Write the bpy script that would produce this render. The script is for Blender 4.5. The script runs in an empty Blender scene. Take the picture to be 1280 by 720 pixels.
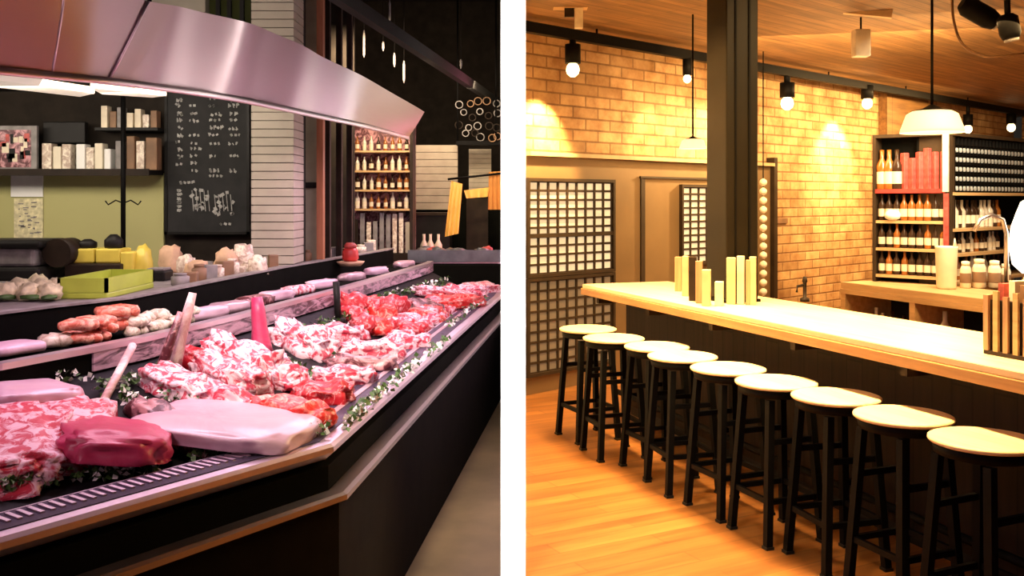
import bpy, bmesh, math, random
from mathutils import Vector, noise, Matrix
from mathutils.bvhtree import BVHTree
R = math.radians
C = bpy.context.scene.collection
F, HY, CH = 1200.0, 250.0, 1.67          # focal length in pixels, horizon row, eye height

def P(px, py, Y): return Vector(((px-640)*Y/F, Y, CH+(HY-py)*Y/F))
def onz(px, py, z):
    Y = (CH-z)*F/(py-HY); return Vector(((px-640)*Y/F, Y, z))

# ------------------------------------------------------------------ materials
def newmat(name):
    m = bpy.data.materials.new(name); m.use_nodes = True
    nt = m.node_tree; b = nt.nodes['Principled BSDF']
    return m, nt, b
def N(nt, t, **kw):
    n = nt.nodes.new(t)
    for k, v in kw.items():
        if k in n.inputs: n.inputs[k].default_value = v
        else: setattr(n, k, v)
    return n
def L(nt, a, b): nt.links.new(a, b)
def c4(c): return (c[0], c[1], c[2], 1)
def mat(name, col, rough=.6, metal=0., var=.12, scale=8., emit=None, estr=0., trans=0., bump=0., spec=None):
    m, nt, b = newmat(name)
    tc = N(nt, 'ShaderNodeTexCoord'); nz = N(nt, 'ShaderNodeTexNoise', Scale=scale, Detail=4.0)
    L(nt, tc.outputs['Object'], nz.inputs['Vector'])
    rp = N(nt, 'ShaderNodeValToRGB')
    rp.color_ramp.elements[0].position = .3; rp.color_ramp.elements[1].position = .7
    rp.color_ramp.elements[0].color = c4([x*(1-var) for x in col]); rp.color_ramp.elements[1].color = c4([min(1, x*(1+var)) for x in col])
    L(nt, nz.outputs['Fac'], rp.inputs['Fac']); L(nt, rp.outputs['Color'], b.inputs['Base Color'])
    b.inputs['Roughness'].default_value = rough; b.inputs['Metallic'].default_value = metal
    b.inputs['Specular IOR Level'].default_value = spec if spec is not None else (.15 if max(col) < .08 else .5)
    if trans: b.inputs['Transmission Weight'].default_value = trans
    if emit:
        b.inputs['Emission Color'].default_value = c4(emit); b.inputs['Emission Strength'].default_value = estr
    if bump:
        bp = N(nt, 'ShaderNodeBump', Strength=bump, Distance=.01); L(nt, nz.outputs['Fac'], bp.inputs['Height']); L(nt, bp.outputs['Normal'], b.inputs['Normal'])
    return m
def wood(name, c1, c2, rough=.5, axis=0, sc=1., plank=.14, groove=.35, spec=.5):
    """planks: long direction = local axis; streaky grain"""
    m, nt, b = newmat(name)
    tc = N(nt, 'ShaderNodeTexCoord'); mp = N(nt, 'ShaderNodeMapping')
    s = [9*sc]*3; s[axis] = .7*sc; mp.inputs['Scale'].default_value = s
    L(nt, tc.outputs['Object'], mp.inputs['Vector'])
    nz = N(nt, 'ShaderNodeTexNoise', Scale=2.2, Detail=6.0, Roughness=.65); L(nt, mp.outputs[0], nz.inputs['Vector'])
    rp = N(nt, 'ShaderNodeValToRGB'); rp.color_ramp.elements[0].position = .32; rp.color_ramp.elements[1].position = .68
    rp.color_ramp.elements[0].color = c4(c1); rp.color_ramp.elements[1].color = c4(c2); L(nt, nz.outputs['Fac'], rp.inputs['Fac'])
    out = rp.outputs['Color']
    if plank:
        br = N(nt, 'ShaderNodeTexBrick'); br.offset = .37
        br.inputs['Scale'].default_value = 1.; br.inputs['Brick Width'].default_value = plank*11; br.inputs['Row Height'].default_value = plank
        br.inputs['Mortar Size'].default_value = .006; br.inputs['Mortar Smooth'].default_value = .4
        br.inputs['Color1'].default_value = (1, 1, 1, 1); br.inputs['Color2'].default_value = (.72, .68, .62, 1); br.inputs['Mortar'].default_value = (groove,)*3+(1,)
        sp = N(nt, 'ShaderNodeSeparateXYZ'); cb = N(nt, 'ShaderNodeCombineXYZ'); L(nt, tc.outputs['Object'], sp.inputs[0])
        other = {0: 'Y', 1: 'X', 2: 'X'}[axis]
        L(nt, sp.outputs['XYZ'[axis]], cb.inputs['X']); L(nt, sp.outputs[other], cb.inputs['Y']); L(nt, cb.outputs[0], br.inputs['Vector'])
        mx = N(nt, 'ShaderNodeMix', data_type='RGBA', blend_type='MULTIPLY'); mx.inputs[0].default_value = 1.
        L(nt, out, mx.inputs[6]); L(nt, br.outputs['Color'], mx.inputs[7]); out = mx.outputs[2]
    L(nt, out, b.inputs['Base Color']); b.inputs['Roughness'].default_value = rough
    b.inputs['Specular IOR Level'].default_value = spec
    return m
def brick(name):
    m, nt, b = newmat(name)
    tc = N(nt, 'ShaderNodeTexCoord'); sp = N(nt, 'ShaderNodeSeparateXYZ'); cb = N(nt, 'ShaderNodeCombineXYZ')
    L(nt, tc.outputs['Object'], sp.inputs[0]); L(nt, sp.outputs['X'], cb.inputs['X']); L(nt, sp.outputs['Z'], cb.inputs['Y'])
    br = N(nt, 'ShaderNodeTexBrick'); L(nt, cb.outputs[0], br.inputs['Vector'])
    for k, v in {'Scale': 1., 'Brick Width': .34, 'Row Height': .105, 'Mortar Size': .011, 'Mortar Smooth': .5, 'Bias': -.1}.items(): br.inputs[k].default_value = v
    br.inputs['Color1'].default_value = (.62, .40, .185, 1); br.inputs['Color2'].default_value = (.40, .23, .09, 1); br.inputs['Mortar'].default_value = (.27, .15, .06, 1)
    nz = N(nt, 'ShaderNodeTexNoise', Scale=3.2, Detail=7.0, Roughness=.7); L(nt, tc.outputs['Object'], nz.inputs['Vector'])
    rp = N(nt, 'ShaderNodeValToRGB'); rp.color_ramp.elements[0].position = .35; rp.color_ramp.elements[1].position = .62
    rp.color_ramp.elements[0].color = (.55, .42, .3, 1); rp.color_ramp.elements[1].color = (1, 1, 1, 1); L(nt, nz.outputs['Fac'], rp.inputs['Fac'])
    mx = N(nt, 'ShaderNodeMix', data_type='RGBA', blend_type='MULTIPLY'); mx.inputs[0].default_value = 1.
    L(nt, br.outputs['Color'], mx.inputs[6]); L(nt, rp.outputs['Color'], mx.inputs[7]); L(nt, mx.outputs[2], b.inputs['Base Color'])
    bp = N(nt, 'ShaderNodeBump', Strength=.5, Distance=.02); L(nt, br.outputs['Fac'], bp.inputs['Height']); bp.invert = True
    L(nt, bp.outputs['Normal'], b.inputs['Normal']); b.inputs['Roughness'].default_value = .85
    return m
def meat(name, c1, c2, lo=.42, hi=.58, scale=14., stretch=(1, 1, 1), rough=.38):
    m, nt, b = newmat(name)
    tc = N(nt, 'ShaderNodeTexCoord'); oi = N(nt, 'ShaderNodeObjectInfo')
    mp = N(nt, 'ShaderNodeMapping'); mp.inputs['Scale'].default_value = stretch
    va = N(nt, 'ShaderNodeVectorMath', operation='ADD'); vs = N(nt, 'ShaderNodeVectorMath', operation='SCALE')
    vs.inputs[0].default_value = (7, 13, 5); L(nt, oi.outputs['Random'], vs.inputs[3])
    L(nt, tc.outputs['Object'], va.inputs[0]); L(nt, vs.outputs[0], va.inputs[1]); L(nt, va.outputs[0], mp.inputs['Vector'])
    nz = N(nt, 'ShaderNodeTexNoise', Scale=scale, Detail=4.0, Roughness=.6, Distortion=1.2); L(nt, mp.outputs[0], nz.inputs['Vector'])
    rp = N(nt, 'ShaderNodeValToRGB'); rp.color_ramp.elements[0].position = lo; rp.color_ramp.elements[1].position = hi
    rp.color_ramp.elements[0].color = c4(c1); rp.color_ramp.elements[1].color = c4(c2)
    L(nt, nz.outputs['Fac'], rp.inputs['Fac']); L(nt, rp.outputs['Color'], b.inputs['Base Color'])
    bp = N(nt, 'ShaderNodeBump', Strength=.5, Distance=.01); L(nt, nz.outputs['Fac'], bp.inputs['Height']); L(nt, bp.outputs['Normal'], b.inputs['Normal'])
    b.inputs['Roughness'].default_value = rough
    return m
def steel(name, col, rough=.3, aniso=.0):
    m, nt, b = newmat(name)
    b.inputs['Base Color'].default_value = c4(col); b.inputs['Metallic'].default_value = 1.
    tc = N(nt, 'ShaderNodeTexCoord'); mp = N(nt, 'ShaderNodeMapping'); mp.inputs['Scale'].default_value = (2, 2, 160)
    nz = N(nt, 'ShaderNodeTexNoise', Scale=2., Detail=3.); L(nt, tc.outputs['Object'], mp.inputs[0]); L(nt, mp.outputs[0], nz.inputs['Vector'])
    mr = N(nt, 'ShaderNodeMapRange'); mr.inputs['To Min'].default_value = rough*.8; mr.inputs['To Max'].default_value = rough*1.2
    L(nt, nz.outputs['Fac'], mr.inputs['Value']); L(nt, mr.outputs[0], b.inputs['Roughness'])
    if aniso:
        b.inputs['Anisotropic'].default_value = aniso; b.inputs['Anisotropic Rotation'].default_value = .25
        tg = N(nt, 'ShaderNodeTangent', direction_type='UV_MAP', uv_map='UVMap'); L(nt, tg.outputs[0], b.inputs['Tangent'])
    return m
def glow(name, col, s):
    m, nt, b = newmat(name)
    b.inputs['Base Color'].default_value = c4([min(1, x) for x in col]); b.inputs['Emission Color'].default_value = c4(col); b.inputs['Emission Strength'].default_value = s
    return m
def glass(name, col=(.9, .95, .95), rough=.05):
    m, nt, b = newmat(name)
    b.inputs['Base Color'].default_value = c4(col); b.inputs['Transmission Weight'].default_value = 1.; b.inputs['Roughness'].default_value = rough
    return m

M = {}
M['white'] = mat('white_paint', (.86, .86, .86), .7, var=.01)
M['matteblack'] = mat('matte_black', (.004, .004, .003), .95, var=.2, spec=.05)
M['black'] = mat('black_paint', (.012, .011, .010), .45, var=.2)
M['blackmetal'] = mat('black_metal', (.003, .0027, .0025), .6, var=.2, spec=.08)
M['postblack'] = mat('post_black', (.012, .009, .005), .45, .0, var=.25, scale=3, spec=.12)
M['basebrown'] = mat('base_boards', (.006, .004, .0025), .85, var=.3, spec=.06)
M['darkbrown'] = mat('dark_brown_panel', (.022, .014, .009), .5, var=.3)
M['steel'] = steel('brushed_steel', (.52, .43, .44), .38, .97)
M['steelplain'] = steel('plain_steel', (.72, .66, .66), .32)
M['bumper'] = steel('bumper_steel', (.36, .31, .29), .4)
M['railsteel'] = steel('rail_steel', (.74, .62, .68), .4)
M['panel'] = mat('bronze_panel', (.20, .125, .055), .42, .25, var=.12, scale=2)
M['paneldark'] = mat('dark_bronze_frame', (.035, .022, .012), .5, var=.2)
M['cap'] = mat('panel_cap', (.45, .3, .14), .5)
M['brick'] = brick('painted_brick')
M['ceilwood'] = wood('ceiling_planks', (.12, .058, .018), (.30, .155, .05), .6, 0, .8, .11)
M['floorwood'] = wood('floor_planks', (.19, .068, .014), (.37, .15, .034), .42, 0, .55, .13, .6, spec=.4)
M['barwood'] = wood('bar_top_wood', (.66, .50, .30), (.86, .72, .48), .38, 0, 1., 0)
M['baredge'] = wood('bar_edge_wood', (.28, .13, .045), (.48, .25, .09), .45, 0, 1.2, 0)
M['backwood'] = wood('back_bar_wood', (.42, .26, .11), (.62, .40, .19), .45, 0, 1.2, 0)
M['barpanel'] = wood('bar_front_boards', (.012, .007, .004), (.024, .013, .007), .6, 2, 1., .12, spec=.15)
M['seat'] = wood('seat_wood', (.78, .58, .30), (.92, .74, .44), .45, 0, 2., 0)
M['menuwood'] = wood('menu_board_wood', (.30, .16, .08), (.50, .30, .16), .5, 2, 2., 0)
M['orangewood'] = wood('orange_wood', (.28, .10, .04), (.42, .17, .07), .5, 2, 2., 0)
M['paper'] = mat('cream_paper', (.80, .72, .55), .7, var=.08)
M['papwhite'] = mat('white_paper', (.85, .84, .80), .7, var=.05)
M['menucream'] = mat('menu_cream', (.55, .41, .24), .7, var=.12)
M['green'] = mat('green_wall_paint', (.44, .42, .17), .6, var=.05, scale=1.5)
M['lime'] = mat('lime_plastic', (.42, .52, .06), .4, var=.1)
M['yellow'] = mat('yellow_plastic', (.68, .55, .08), .4, var=.15)
M['chalk'] = mat('chalkboard', (.028, .028, .028), .7, var=.2)
M['chalkmark'] = mat('chalk_marks', (.42, .42, .40), .9, var=.3, scale=30)
M['slat'] = mat('cream_boards', (.38, .34, .27), .6, var=.06)
M['plank'] = mat('whitewashed_boards', (.36, .30, .22), .6, var=.12)
M['darkgap'] = mat('board_gap', (.16, .13, .10), .8)
M['concrete'] = mat('brown_concrete', (.16, .108, .060), .6, var=.25, scale=3)
M['deck'] = mat('black_deck', (.010, .009, .011), .6, var=.3)
M['ventpurple'] = mat('dark_purple_vent', (.055, .04, .075), .4, var=.3, scale=20)
M['ledge'] = mat('pink_steel_ledge', (.55, .36, .42), .35, .4, var=.15, scale=20)
M['darkwall'] = mat('dark_wall', (.020, .015, .011), .8, var=.3)
M['darkceil'] = mat('dark_ceiling', (.014, .008, .006), .9, var=.3)
M['red'] = mat('red_plastic', (.52, .035, .03), .4, var=.3)
M['redpack'] = mat('red_packaging', (.42, .06, .05), .5, var=.5, scale=25)
M['brown'] = mat('brown_card', (.22, .12, .06), .6, var=.3)
M['peach'] = mat('peach_paper', (.62, .40, .25), .6, var=.2, scale=14)
M['grey'] = mat('grey_plastic', (.22, .20, .19), .5, var=.3, scale=14)
M['leafy'] = mat('leafy_green', (.06, .13, .03), .5, var=.6, scale=30)
M['cauli'] = mat('pale_vegetable', (.66, .60, .36), .7, var=.3, scale=30)
M['redmeat'] = meat('red_meat', (.48, .008, .018), (.88, .40, .42), .50, .66, 24)
M['marbled'] = meat('marbled_meat', (.60, .04, .08), (.92, .60, .68), .44, .56, 22)
M['fatty'] = meat('fat_covered_meat', (.56, .05, .09), (.86, .62, .68), .44, .54, 22)
M['lilac'] = meat('pale_skin_meat', (.62, .36, .47), (.74, .52, .62), .3, .7, 4, rough=.3)
M['pinksteak'] = meat('pink_steak', (.50, .022, .09), (.64, .07, .17), .3, .7, 8)
M['orangemeat'] = meat('orange_red_meat', (.66, .02, .015), (.92, .42, .34), .50, .66, 22)
M['darkmeat'] = meat('dark_aged_meat', (.09, .015, .022), (.58, .28, .30), .46, .60, 14)
M['sausage'] = meat('sausage', (.60, .12, .07), (.85, .45, .32), .45, .6, 20)
M['garlic'] = meat('pale_items', (.45, .33, .25), (.82, .74, .60), .4, .6, 22)
M['pinkreflect'] = meat('painted_pink_reflection', (.10, .06, .08), (.62, .38, .48), .40, .55, 5, (1, 1, 5))  # pink reflection on dark steel, put into the colour
M['bone'] = meat('bone', (.62, .34, .34), (.86, .68, .66), .4, .6, 12)
M['bottle'] = mat('dark_glass', (.035, .018, .010), .12, var=.4)
M['amber'] = mat('amber_glass', (.28, .09, .015), .15, var=.3)
M['clearb'] = mat('pale_glass', (.62, .56, .46), .15, var=.3)
M['foilcap'] = mat('grey_foil_cap', (.40, .44, .46), .35, .2, var=.3)
M['bluegrey'] = mat('bluegrey_foil', (.12, .13, .15), .3, .4, var=.3)
M['foil'] = mat('bottle_label', (.72, .62, .45), .5, var=.2)
M['cable'] = mat('orange_cable', (.16, .07, .02), .5)
M['bulb'] = glow('lamp_bulb', (1, .74, .36), 6)
M['tube'] = glow('fluorescent_panel', (1, .88, .74), .38)
M['shade'] = glow('pendant_shade_glass', (1, .78, .44), 1.0)
M['whitelamp'] = glow('frosted_lamp', (1, .93, .80), 2.2)
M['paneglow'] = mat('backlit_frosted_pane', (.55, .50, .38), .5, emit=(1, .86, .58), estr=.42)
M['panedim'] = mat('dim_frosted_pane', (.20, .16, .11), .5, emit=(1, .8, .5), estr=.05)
M['yellowlit'] = mat('yellow_cloth', (.75, .48, .10), .7, var=.15, scale=5)
M['orangelit'] = mat('orange_light_patch', (.60, .26, .06), .7, var=.15, scale=5)  # orange light put into the colour of the sheet

# ------------------------------------------------------------------ mesh building
class MB:
    def __init__(s): s.bm = bmesh.new(); s.mi = 0
    def _f(s, vs, sm=False, mi=None):
        try: f = s.bm.faces.new(vs)
        except ValueError: return None
        f.smooth = sm; f.material_index = s.mi if mi is None else mi; return f
    def quad(s, a, b, c, d, mi=None): return s._f([s.bm.verts.new(p) for p in (a, b, c, d)], False, mi)
    def box(s, x0, y0, z0, x1, y1, z1, rot=0, bev=0, mi=None):
        cx, cy = (x0+x1)/2, (y0+y1)/2; co, si = math.cos(rot), math.sin(rot)
        v = []
        for z in (z0, z1):
            for x, y in ((x0, y0), (x1, y0), (x1, y1), (x0, y1)):
                dx, dy = x-cx, y-cy; v.append(s.bm.verts.new((cx+dx*co-dy*si, cy+dx*si+dy*co, z)))
        fs = [s._f([v[i] for i in q], False, mi) for q in ((3, 2, 1, 0), (4, 5, 6, 7), (0, 1, 5, 4), (1, 2, 6, 5), (2, 3, 7, 6), (3, 0, 4, 7))]
        if bev:
            es = list({e for f in fs for e in f.edges})
            bmesh.ops.bevel(s.bm, geom=es, offset=bev, segments=2, affect='EDGES', profile=.5)
        return s
    def bar(s, a, b, w, h=None, mi=None):        # rectangular bar between two points
        a, b = Vector(a), Vector(b); h = h or w; d = (b-a).normalized()
        up = Vector((0, 0, 1)) if abs(d.z) < .95 else Vector((0, 1, 0))
        sx = d.cross(up).normalized(); sy = sx.cross(d)
        v = [s.bm.verts.new(p+sx*(i*w/2)+sy*(j*h/2)) for p in (a, b) for i, j in ((-1, -1), (1, -1), (1, 1), (-1, 1))]
        for q in ((3, 2, 1, 0), (4, 5, 6, 7), (0, 1, 5, 4), (1, 2, 6, 5), (2, 3, 7, 6), (3, 0, 4, 7)): s._f([v[i] for i in q], False, mi)
        return s
    def tube(s, pts, r, n=10, mi=None, cap=True):
        pts = [Vector(p) for p in pts]; rs = r if isinstance(r, (list, tuple)) else [r]*len(pts); rings = []
        for i, p in enumerate(pts):
            d = (pts[min(i+1, len(pts)-1)]-pts[max(i-1, 0)]).normalized()
            up = Vector((0, 0, 1)) if abs(d.z) < .9 else Vector((1, 0, 0))
            a = d.cross(up).normalized(); b = a.cross(d)
            rings.append([s.bm.verts.new(p+(a*math.cos(t)+b*math.sin(t))*rs[i]) for t in [2*math.pi*k/n for k in range(n)]])
        for i in range(len(rings)-1):
            for k in range(n): s._f([rings[i][k], rings[i][(k+1) % n], rings[i+1][(k+1) % n], rings[i+1][k]], True, mi)
        if cap: s._f(rings[0][::-1], False, mi); s._f(rings[-1], False, mi)
        return s
    def lathe(s, prof, n=24, c=(0, 0, 0), mis=None, sx=1, sy=1, smooth=True):
        rings = []
        for r, z in prof: rings.append([s.bm.verts.new((c[0]+r*sx*math.cos(2*math.pi*k/n), c[1]+r*sy*math.sin(2*math.pi*k/n), c[2]+z)) for k in range(n)])
        for i in range(len(rings)-1):
            for k in range(n): s._f([rings[i][k], rings[i][(k+1) % n], rings[i+1][(k+1) % n], rings[i+1][k]], smooth, mis[i] if mis else None)
        s._f(rings[0][::-1]); s._f(rings[-1], mi=mis[-1] if mis else None)
        return s
    def ring(s, c, rad, r, n=24, m=6, axis='Z', mi=None):
        c = Vector(c); rings = []
        for i in range(n):
            t = 2*math.pi*i/n; rr = []
            for k in range(m):
                u = 2*math.pi*k/m; q = rad+r*math.cos(u); h = r*math.sin(u)
                p = Vector((q*math.cos(t), q*math.sin(t), h)) if axis == 'Z' else Vector((q*math.cos(t), h, q*math.sin(t)))
                rr.append(s.bm.verts.new(c+p))
            rings.append(rr)
        for i in range(n):
            for k in range(m): s._f([rings[i][k], rings[(i+1) % n][k], rings[(i+1) % n][(k+1) % m], rings[i][(k+1) % m]], True, mi)
        return s
    def prism(s, poly, z0, z1, mi=None):
        a = [s.bm.verts.new((p[0], p[1], z0)) for p in poly]; b = [s.bm.verts.new((p[0], p[1], z1)) for p in poly]
        s._f(a[::-1], False, mi); s._f(b, False, mi); n = len(poly)
        for i in range(n): s._f([a[i], a[(i+1) % n], b[(i+1) % n], b[i]], False, mi)
        return s
    def loft(s, rows, closed=False, smooth=True, mi=None):
        vr = [[s.bm.verts.new(p) for p in r] for r in rows]
        for i in range(len(vr)-1):
            n = len(vr[i])
            for k in range(n if closed else n-1): s._f([vr[i][k], vr[i][(k+1) % n], vr[i+1][(k+1) % n], vr[i+1][k]], smooth, mi)
        if closed: s._f(vr[0][::-1], False, mi); s._f(vr[-1], False, mi)
        return s
    def blob(s, c, dims, rot=0, sq=.7, amp=.12, fr=2.2, seed=0, ridges=0, sub=3, tilt=0, flat=True):
        t = bmesh.new(); bmesh.ops.create_icosphere(t, subdivisions=sub, radius=1.)
        mp = {}; co, si = math.cos(rot), math.sin(rot)
        for v in t.verts:
            p = v.co.copy(); q = Vector([math.copysign(abs(k)**sq, k) for k in p])
            nn = noise.noise(p*fr+Vector((seed*3.7, seed*1.3, seed*.7)))+.6*noise.noise(p*fr*2.3+Vector((seed, 0, seed)))+.4*noise.noise(p*fr*5+Vector((0, seed, seed)))
            q *= 1+amp*nn
            if ridges: q.z *= 1+.22*math.sin(p.x*ridges+seed); q.y *= 1+.06*math.sin(p.x*ridges+seed)
            if flat and q.z < -.55: q.z = -.55
            x, y, z = q.x*dims[0]/2, q.y*dims[1]/2, q.z*dims[2]/2
            z += x*tilt
            mp[v.index] = s.bm.verts.new((c[0]+x*co-y*si, c[1]+x*si+y*co, c[2]+z))
        for f in t.faces: s._f([mp[v.index] for v in f.verts], True)
        t.free(); return s
    def build(s, name, mats, parent=None, local=False, fix=True):
        if fix: bmesh.ops.recalc_face_normals(s.bm, faces=s.bm.faces)
        if parent is not None:
            if not local: bmesh.ops.translate(s.bm, verts=s.bm.verts, vec=-wloc(parent))
            loc = None
        elif not local:
            xs = [v.co for v in s.bm.verts]
            loc = Vector(((min(v.x for v in xs)+max(v.x for v in xs))/2, (min(v.y for v in xs)+max(v.y for v in xs))/2, min(v.z for v in xs)))
            bmesh.ops.translate(s.bm, verts=s.bm.verts, vec=-loc)
        else: loc = None
        me = bpy.data.meshes.new(name); s.bm.to_mesh(me); s.bm.free()
        for m in (mats if isinstance(mats, (list, tuple)) else [mats]): me.materials.append(M[m] if isinstance(m, str) else m)
        o = bpy.data.objects.new(name, me); C.objects.link(o)
        if loc is not None: o.location = loc
        o.parent = parent
        return o
def wloc(o):
    v = Vector((0, 0, 0))
    while o is not None: v += Vector(o.location); o = o.parent
    return v
def tag(o, label=None, cat=None, group=None, kind=None):
    if label: o['label'] = label
    if cat: o['category'] = cat
    if group: o['group'] = group
    if kind: o['kind'] = kind
    return o
def struct(o): o['kind'] = 'structure'; return o
def thing(name, label, cat, loc=(0, 0, 0), rz=0, group=None):
    o = bpy.data.objects.new(name, None); C.objects.link(o); o.location = loc; o.rotation_euler = (0, 0, rz); o.empty_display_size = .1
    return tag(o, label, cat, group)
def dup(o, loc=None, rz=None, label=None, group=None, scale=None):
    c = o.copy(); C.objects.link(c)
    if loc is not None: c.location = loc
    if rz is not None: c.rotation_euler = (0, 0, rz)
    if scale is not None: c.scale = scale
    if label: c['label'] = label
    if group: c['group'] = group
    for ch in [q for q in bpy.data.objects if q.parent == o]:
        d = ch.copy(); C.objects.link(d); d.parent = c
        for g in [q for q in bpy.data.objects if q.parent == ch]:
            e = g.copy(); C.objects.link(e); e.parent = d
    return c
def ang(a, b): return math.atan2(b[1]-a[1], b[0]-a[0])
def offset(poly, d):        # d>0: to the left of the travel direction
    out = []
    for i, p in enumerate(poly):
        p = Vector((p[0], p[1])); ns = []
        if i > 0: t = (p-Vector(poly[i-1][:2])).normalized(); ns.append(Vector((-t.y, t.x)))
        if i < len(poly)-1: t = (Vector(poly[i+1][:2])-p).normalized(); ns.append(Vector((-t.y, t.x)))
        n = sum(ns, Vector((0, 0))).normalized(); k = 1/max(.5, n.dot(ns[0]))
        out.append((p.x+n.x*d*k, p.y+n.y*d*k))
    return out
def sweep(poly, prof):      # prof: closed list of (offset, z)
    offs = [offset(poly, o) for o, z in prof]
    return [[Vector((offs[j][i][0], offs[j][i][1], prof[j][1])) for j in range(len(prof))] for i in range(len(poly))]
def crs(pts, n):            # smooth resample
    pts = [Vector(p) for p in pts]; out = []; m = len(pts)-1
    for k in range(n+1):
        t = k/n*m; i = min(int(t), m-1); u = t-i
        p0 = pts[max(i-1, 0)]; p1 = pts[i]; p2 = pts[i+1]; p3 = pts[min(i+2, m)]
        out.append(.5*((2*p1)+(p2-p0)*u+(2*p0-5*p1+4*p2-p3)*u*u+(3*p1-p0-3*p2+p3)*u**3))
    return out
rnd = random.Random(7)

# ================================================================== SHELL
PY0 = 4.2                                     # near end of the white dividing wall
PX0, PX1 = -14/F*PY0, 17/F*PY0
struct(MB().box(PX0, PY0, 0, PX1, 14.5, 3.13).build('wall_partition', 'white'))
struct(MB().box(PX0, -3, 3.131, PX1, 14.5, 4.4).build('wall_upper_partition', 'darkwall'))
# floors
b = MB(); b.box(-7, -3, -.1, .0, 14.5, 0); struct(b.build('floor_shop', 'concrete'))
struct(MB().box(-7, -3, 4.4, 0, 14.5, 4.5).build('ceiling_shop', 'darkceil'))
FR = R(28)
fl = MB()
co, si = math.cos(-FR), math.sin(-FR)
fl.prism([(x*co-y*si, x*si+y*co) for x, y in ((0, -3), (11, -3), (11, 18), (0, 18))], -.1, 0)
o = fl.build('floor_bar', 'floorwood', local=True); o.rotation_euler.z = FR; struct(o)
# left room walls
struct(MB().box(-7, -3, 0, -6.9, 14.5, 4.4).build('wall_left', 'darkwall'))
struct(MB().box(-6.9, 7.0, 0, -1.86, 7.12, 4.4).build('wall_service', 'darkwall'))
struct(MB().box(-6.9, 6.97, 1.0, -2.53, 7.0, 1.865).build('wall_green', 'green'))
struct(MB().box(-6.9, 13.2, 0, PX0, 13.3, 4.4).build('wall_shop_far', 'darkwall'))
# right room walls: a brick wall running back to the right
W0, W1 = Vector((.0595, 8.23)), Vector((8.48, 16.22))
WA = math.atan2(W1.y-W0.y, W1.x-W0.x)
def wl(t, off=0):          # point on the wall line at x-distance t, off = towards the room
    d = (W1-W0).normalized(); n = Vector((d.y, -d.x)); return W0+d*t+n*off
def wt(px):                # distance along the wall seen at column px
    k = (px-640)/F; d = (W1-W0).normalized(); return (k*W0.y-W0.x)/(d.x-k*d.y)
WL = (W1-W0).length
o = MB().box(0, 0, 0, WL, .2, 3.6).build('wall_brick', 'brick', local=True)
o.location = (W0.x, W0.y, 0); o.rotation_euler.z = WA; struct(o)
struct(MB().box(8.5, -3, 0, 8.6, 16, 3.6).build('wall_right', 'brick'))
# sloping-plank ceiling, planks run along the brick wall
cl = MB(); co, si = math.cos(-WA), math.sin(-WA)
cl.prism([(x*co-y*si, x*si+y*co) for x, y in ((PX1+.002, -3), (9, -3), (9, 18), (PX1+.002, 18))], 3.14, 3.25)
o = cl.build('ceiling_bar', 'ceilwood', local=True); o.rotation_euler.z = WA; struct(o)

# ================================================================== MEAT CASE
FP = [(-1.98, 1.27), (-1.24, 2.32), (-.92, 2.775), (-.6, 3.23), (-.45, 4.72), (-.3, 6.21), (-.1, 8.2), (-.075, 8.6)]
BP = [(-2.7, 2.1), (-1.77, 3.32), (-1.62, 3.7), (-1.52, 4.0), (-1.35, 4.75), (-1.1, 6.2), (-.76, 8.55), (-.74, 8.9)]
RP = [(-2.9, 2.5), (-2.03, 3.8), (-1.93, 4.05), (-1.75, 4.4), (-1.67, 5.1), (-1.52, 6.4), (-1.12, 8.6), (-1.1, 8.9)]
case = thing('meat_display_case', 'long black and steel butcher counter full of meat under the hood', 'display case', (-1.2, 4.2, 0))
FI = offset(FP, .02)
MB().prism(offset(FP, -.02)+BP[::-1], 0.0, .655).build('base_cabinet', M['basebrown'], case)
MB().prism(FI+offset(BP, -.01)[::-1], .656, .775).build('front_panel', 'matteblack', case)
FD = offset(FP, .21)
rows = [[Vector((f[0], f[1], .80)), Vector((f[0]*.5+g[0]*.5, f[1]*.5+g[1]*.5, .90)), Vector((g[0], g[1], 1.0))] for f, g in zip(FD, BP)]
low = [[Vector((p.x, p.y, .776)) for p in r] for r in rows]
b = MB(); b.loft([r+l[::-1] for r, l in zip(rows, low)], closed=True, smooth=False)
b.bm.faces.ensure_lookup_table(); b.bm.normal_update()
tmp = bmesh.new(); t2 = MB(); t2.loft(rows, smooth=False); bv = BVHTree.FromBMesh(t2.bm)
b.build('deck', 'deck', case)
def deck(px, py):
    d = P(px, py, 1.)-Vector((0, 0, CH)); h = bv.ray_cast(Vector((0, 0, CH)), d.normalized())[0]
    return h if h is not None else onz(px, py, .85)
def deckz(x, y, default=.85):
    h = bv.ray_cast(Vector((x, y, 3)), Vector((0, 0, -1)))[0]; return h.z if h is not None else default
# rail and vents
b = MB(); b.loft(sweep(FP, [(0, .822), (0, .840), (.012, .85), (.20, .85), (.21, .84), (.21, .795), (.03, .795)]), closed=True, smooth=False); rail_ = b.build('top_rail', 'railsteel', case)
b = MB(); b.loft(sweep(FP, [(.055, .851), (.055, .853), (.185, .853), (.185, .851)]), closed=True, smooth=False); b.build('vent_strip', 'ventpurple', rail_)
b = MB(); A_, B_ = offset(FP, .095), offset(FP, .165)
for i in range(len(FP)-1):
    a0, a1, b0, b1 = Vector(A_[i]), Vector(A_[i+1]), Vector(B_[i]), Vector(B_[i+1]); n = max(1, int((a1-a0).length/.028))
    if a0.y > 3.2: 
        continue
    for k in range(n):
        t = (k+.5)/n; p, q = a0.lerp(a1, t), b0.lerp(b1, t); b.bar((p.x, p.y, .855), (q.x, q.y, .855), .012, .005)
b.build('vent_bars', 'railsteel', rail_)
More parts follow.
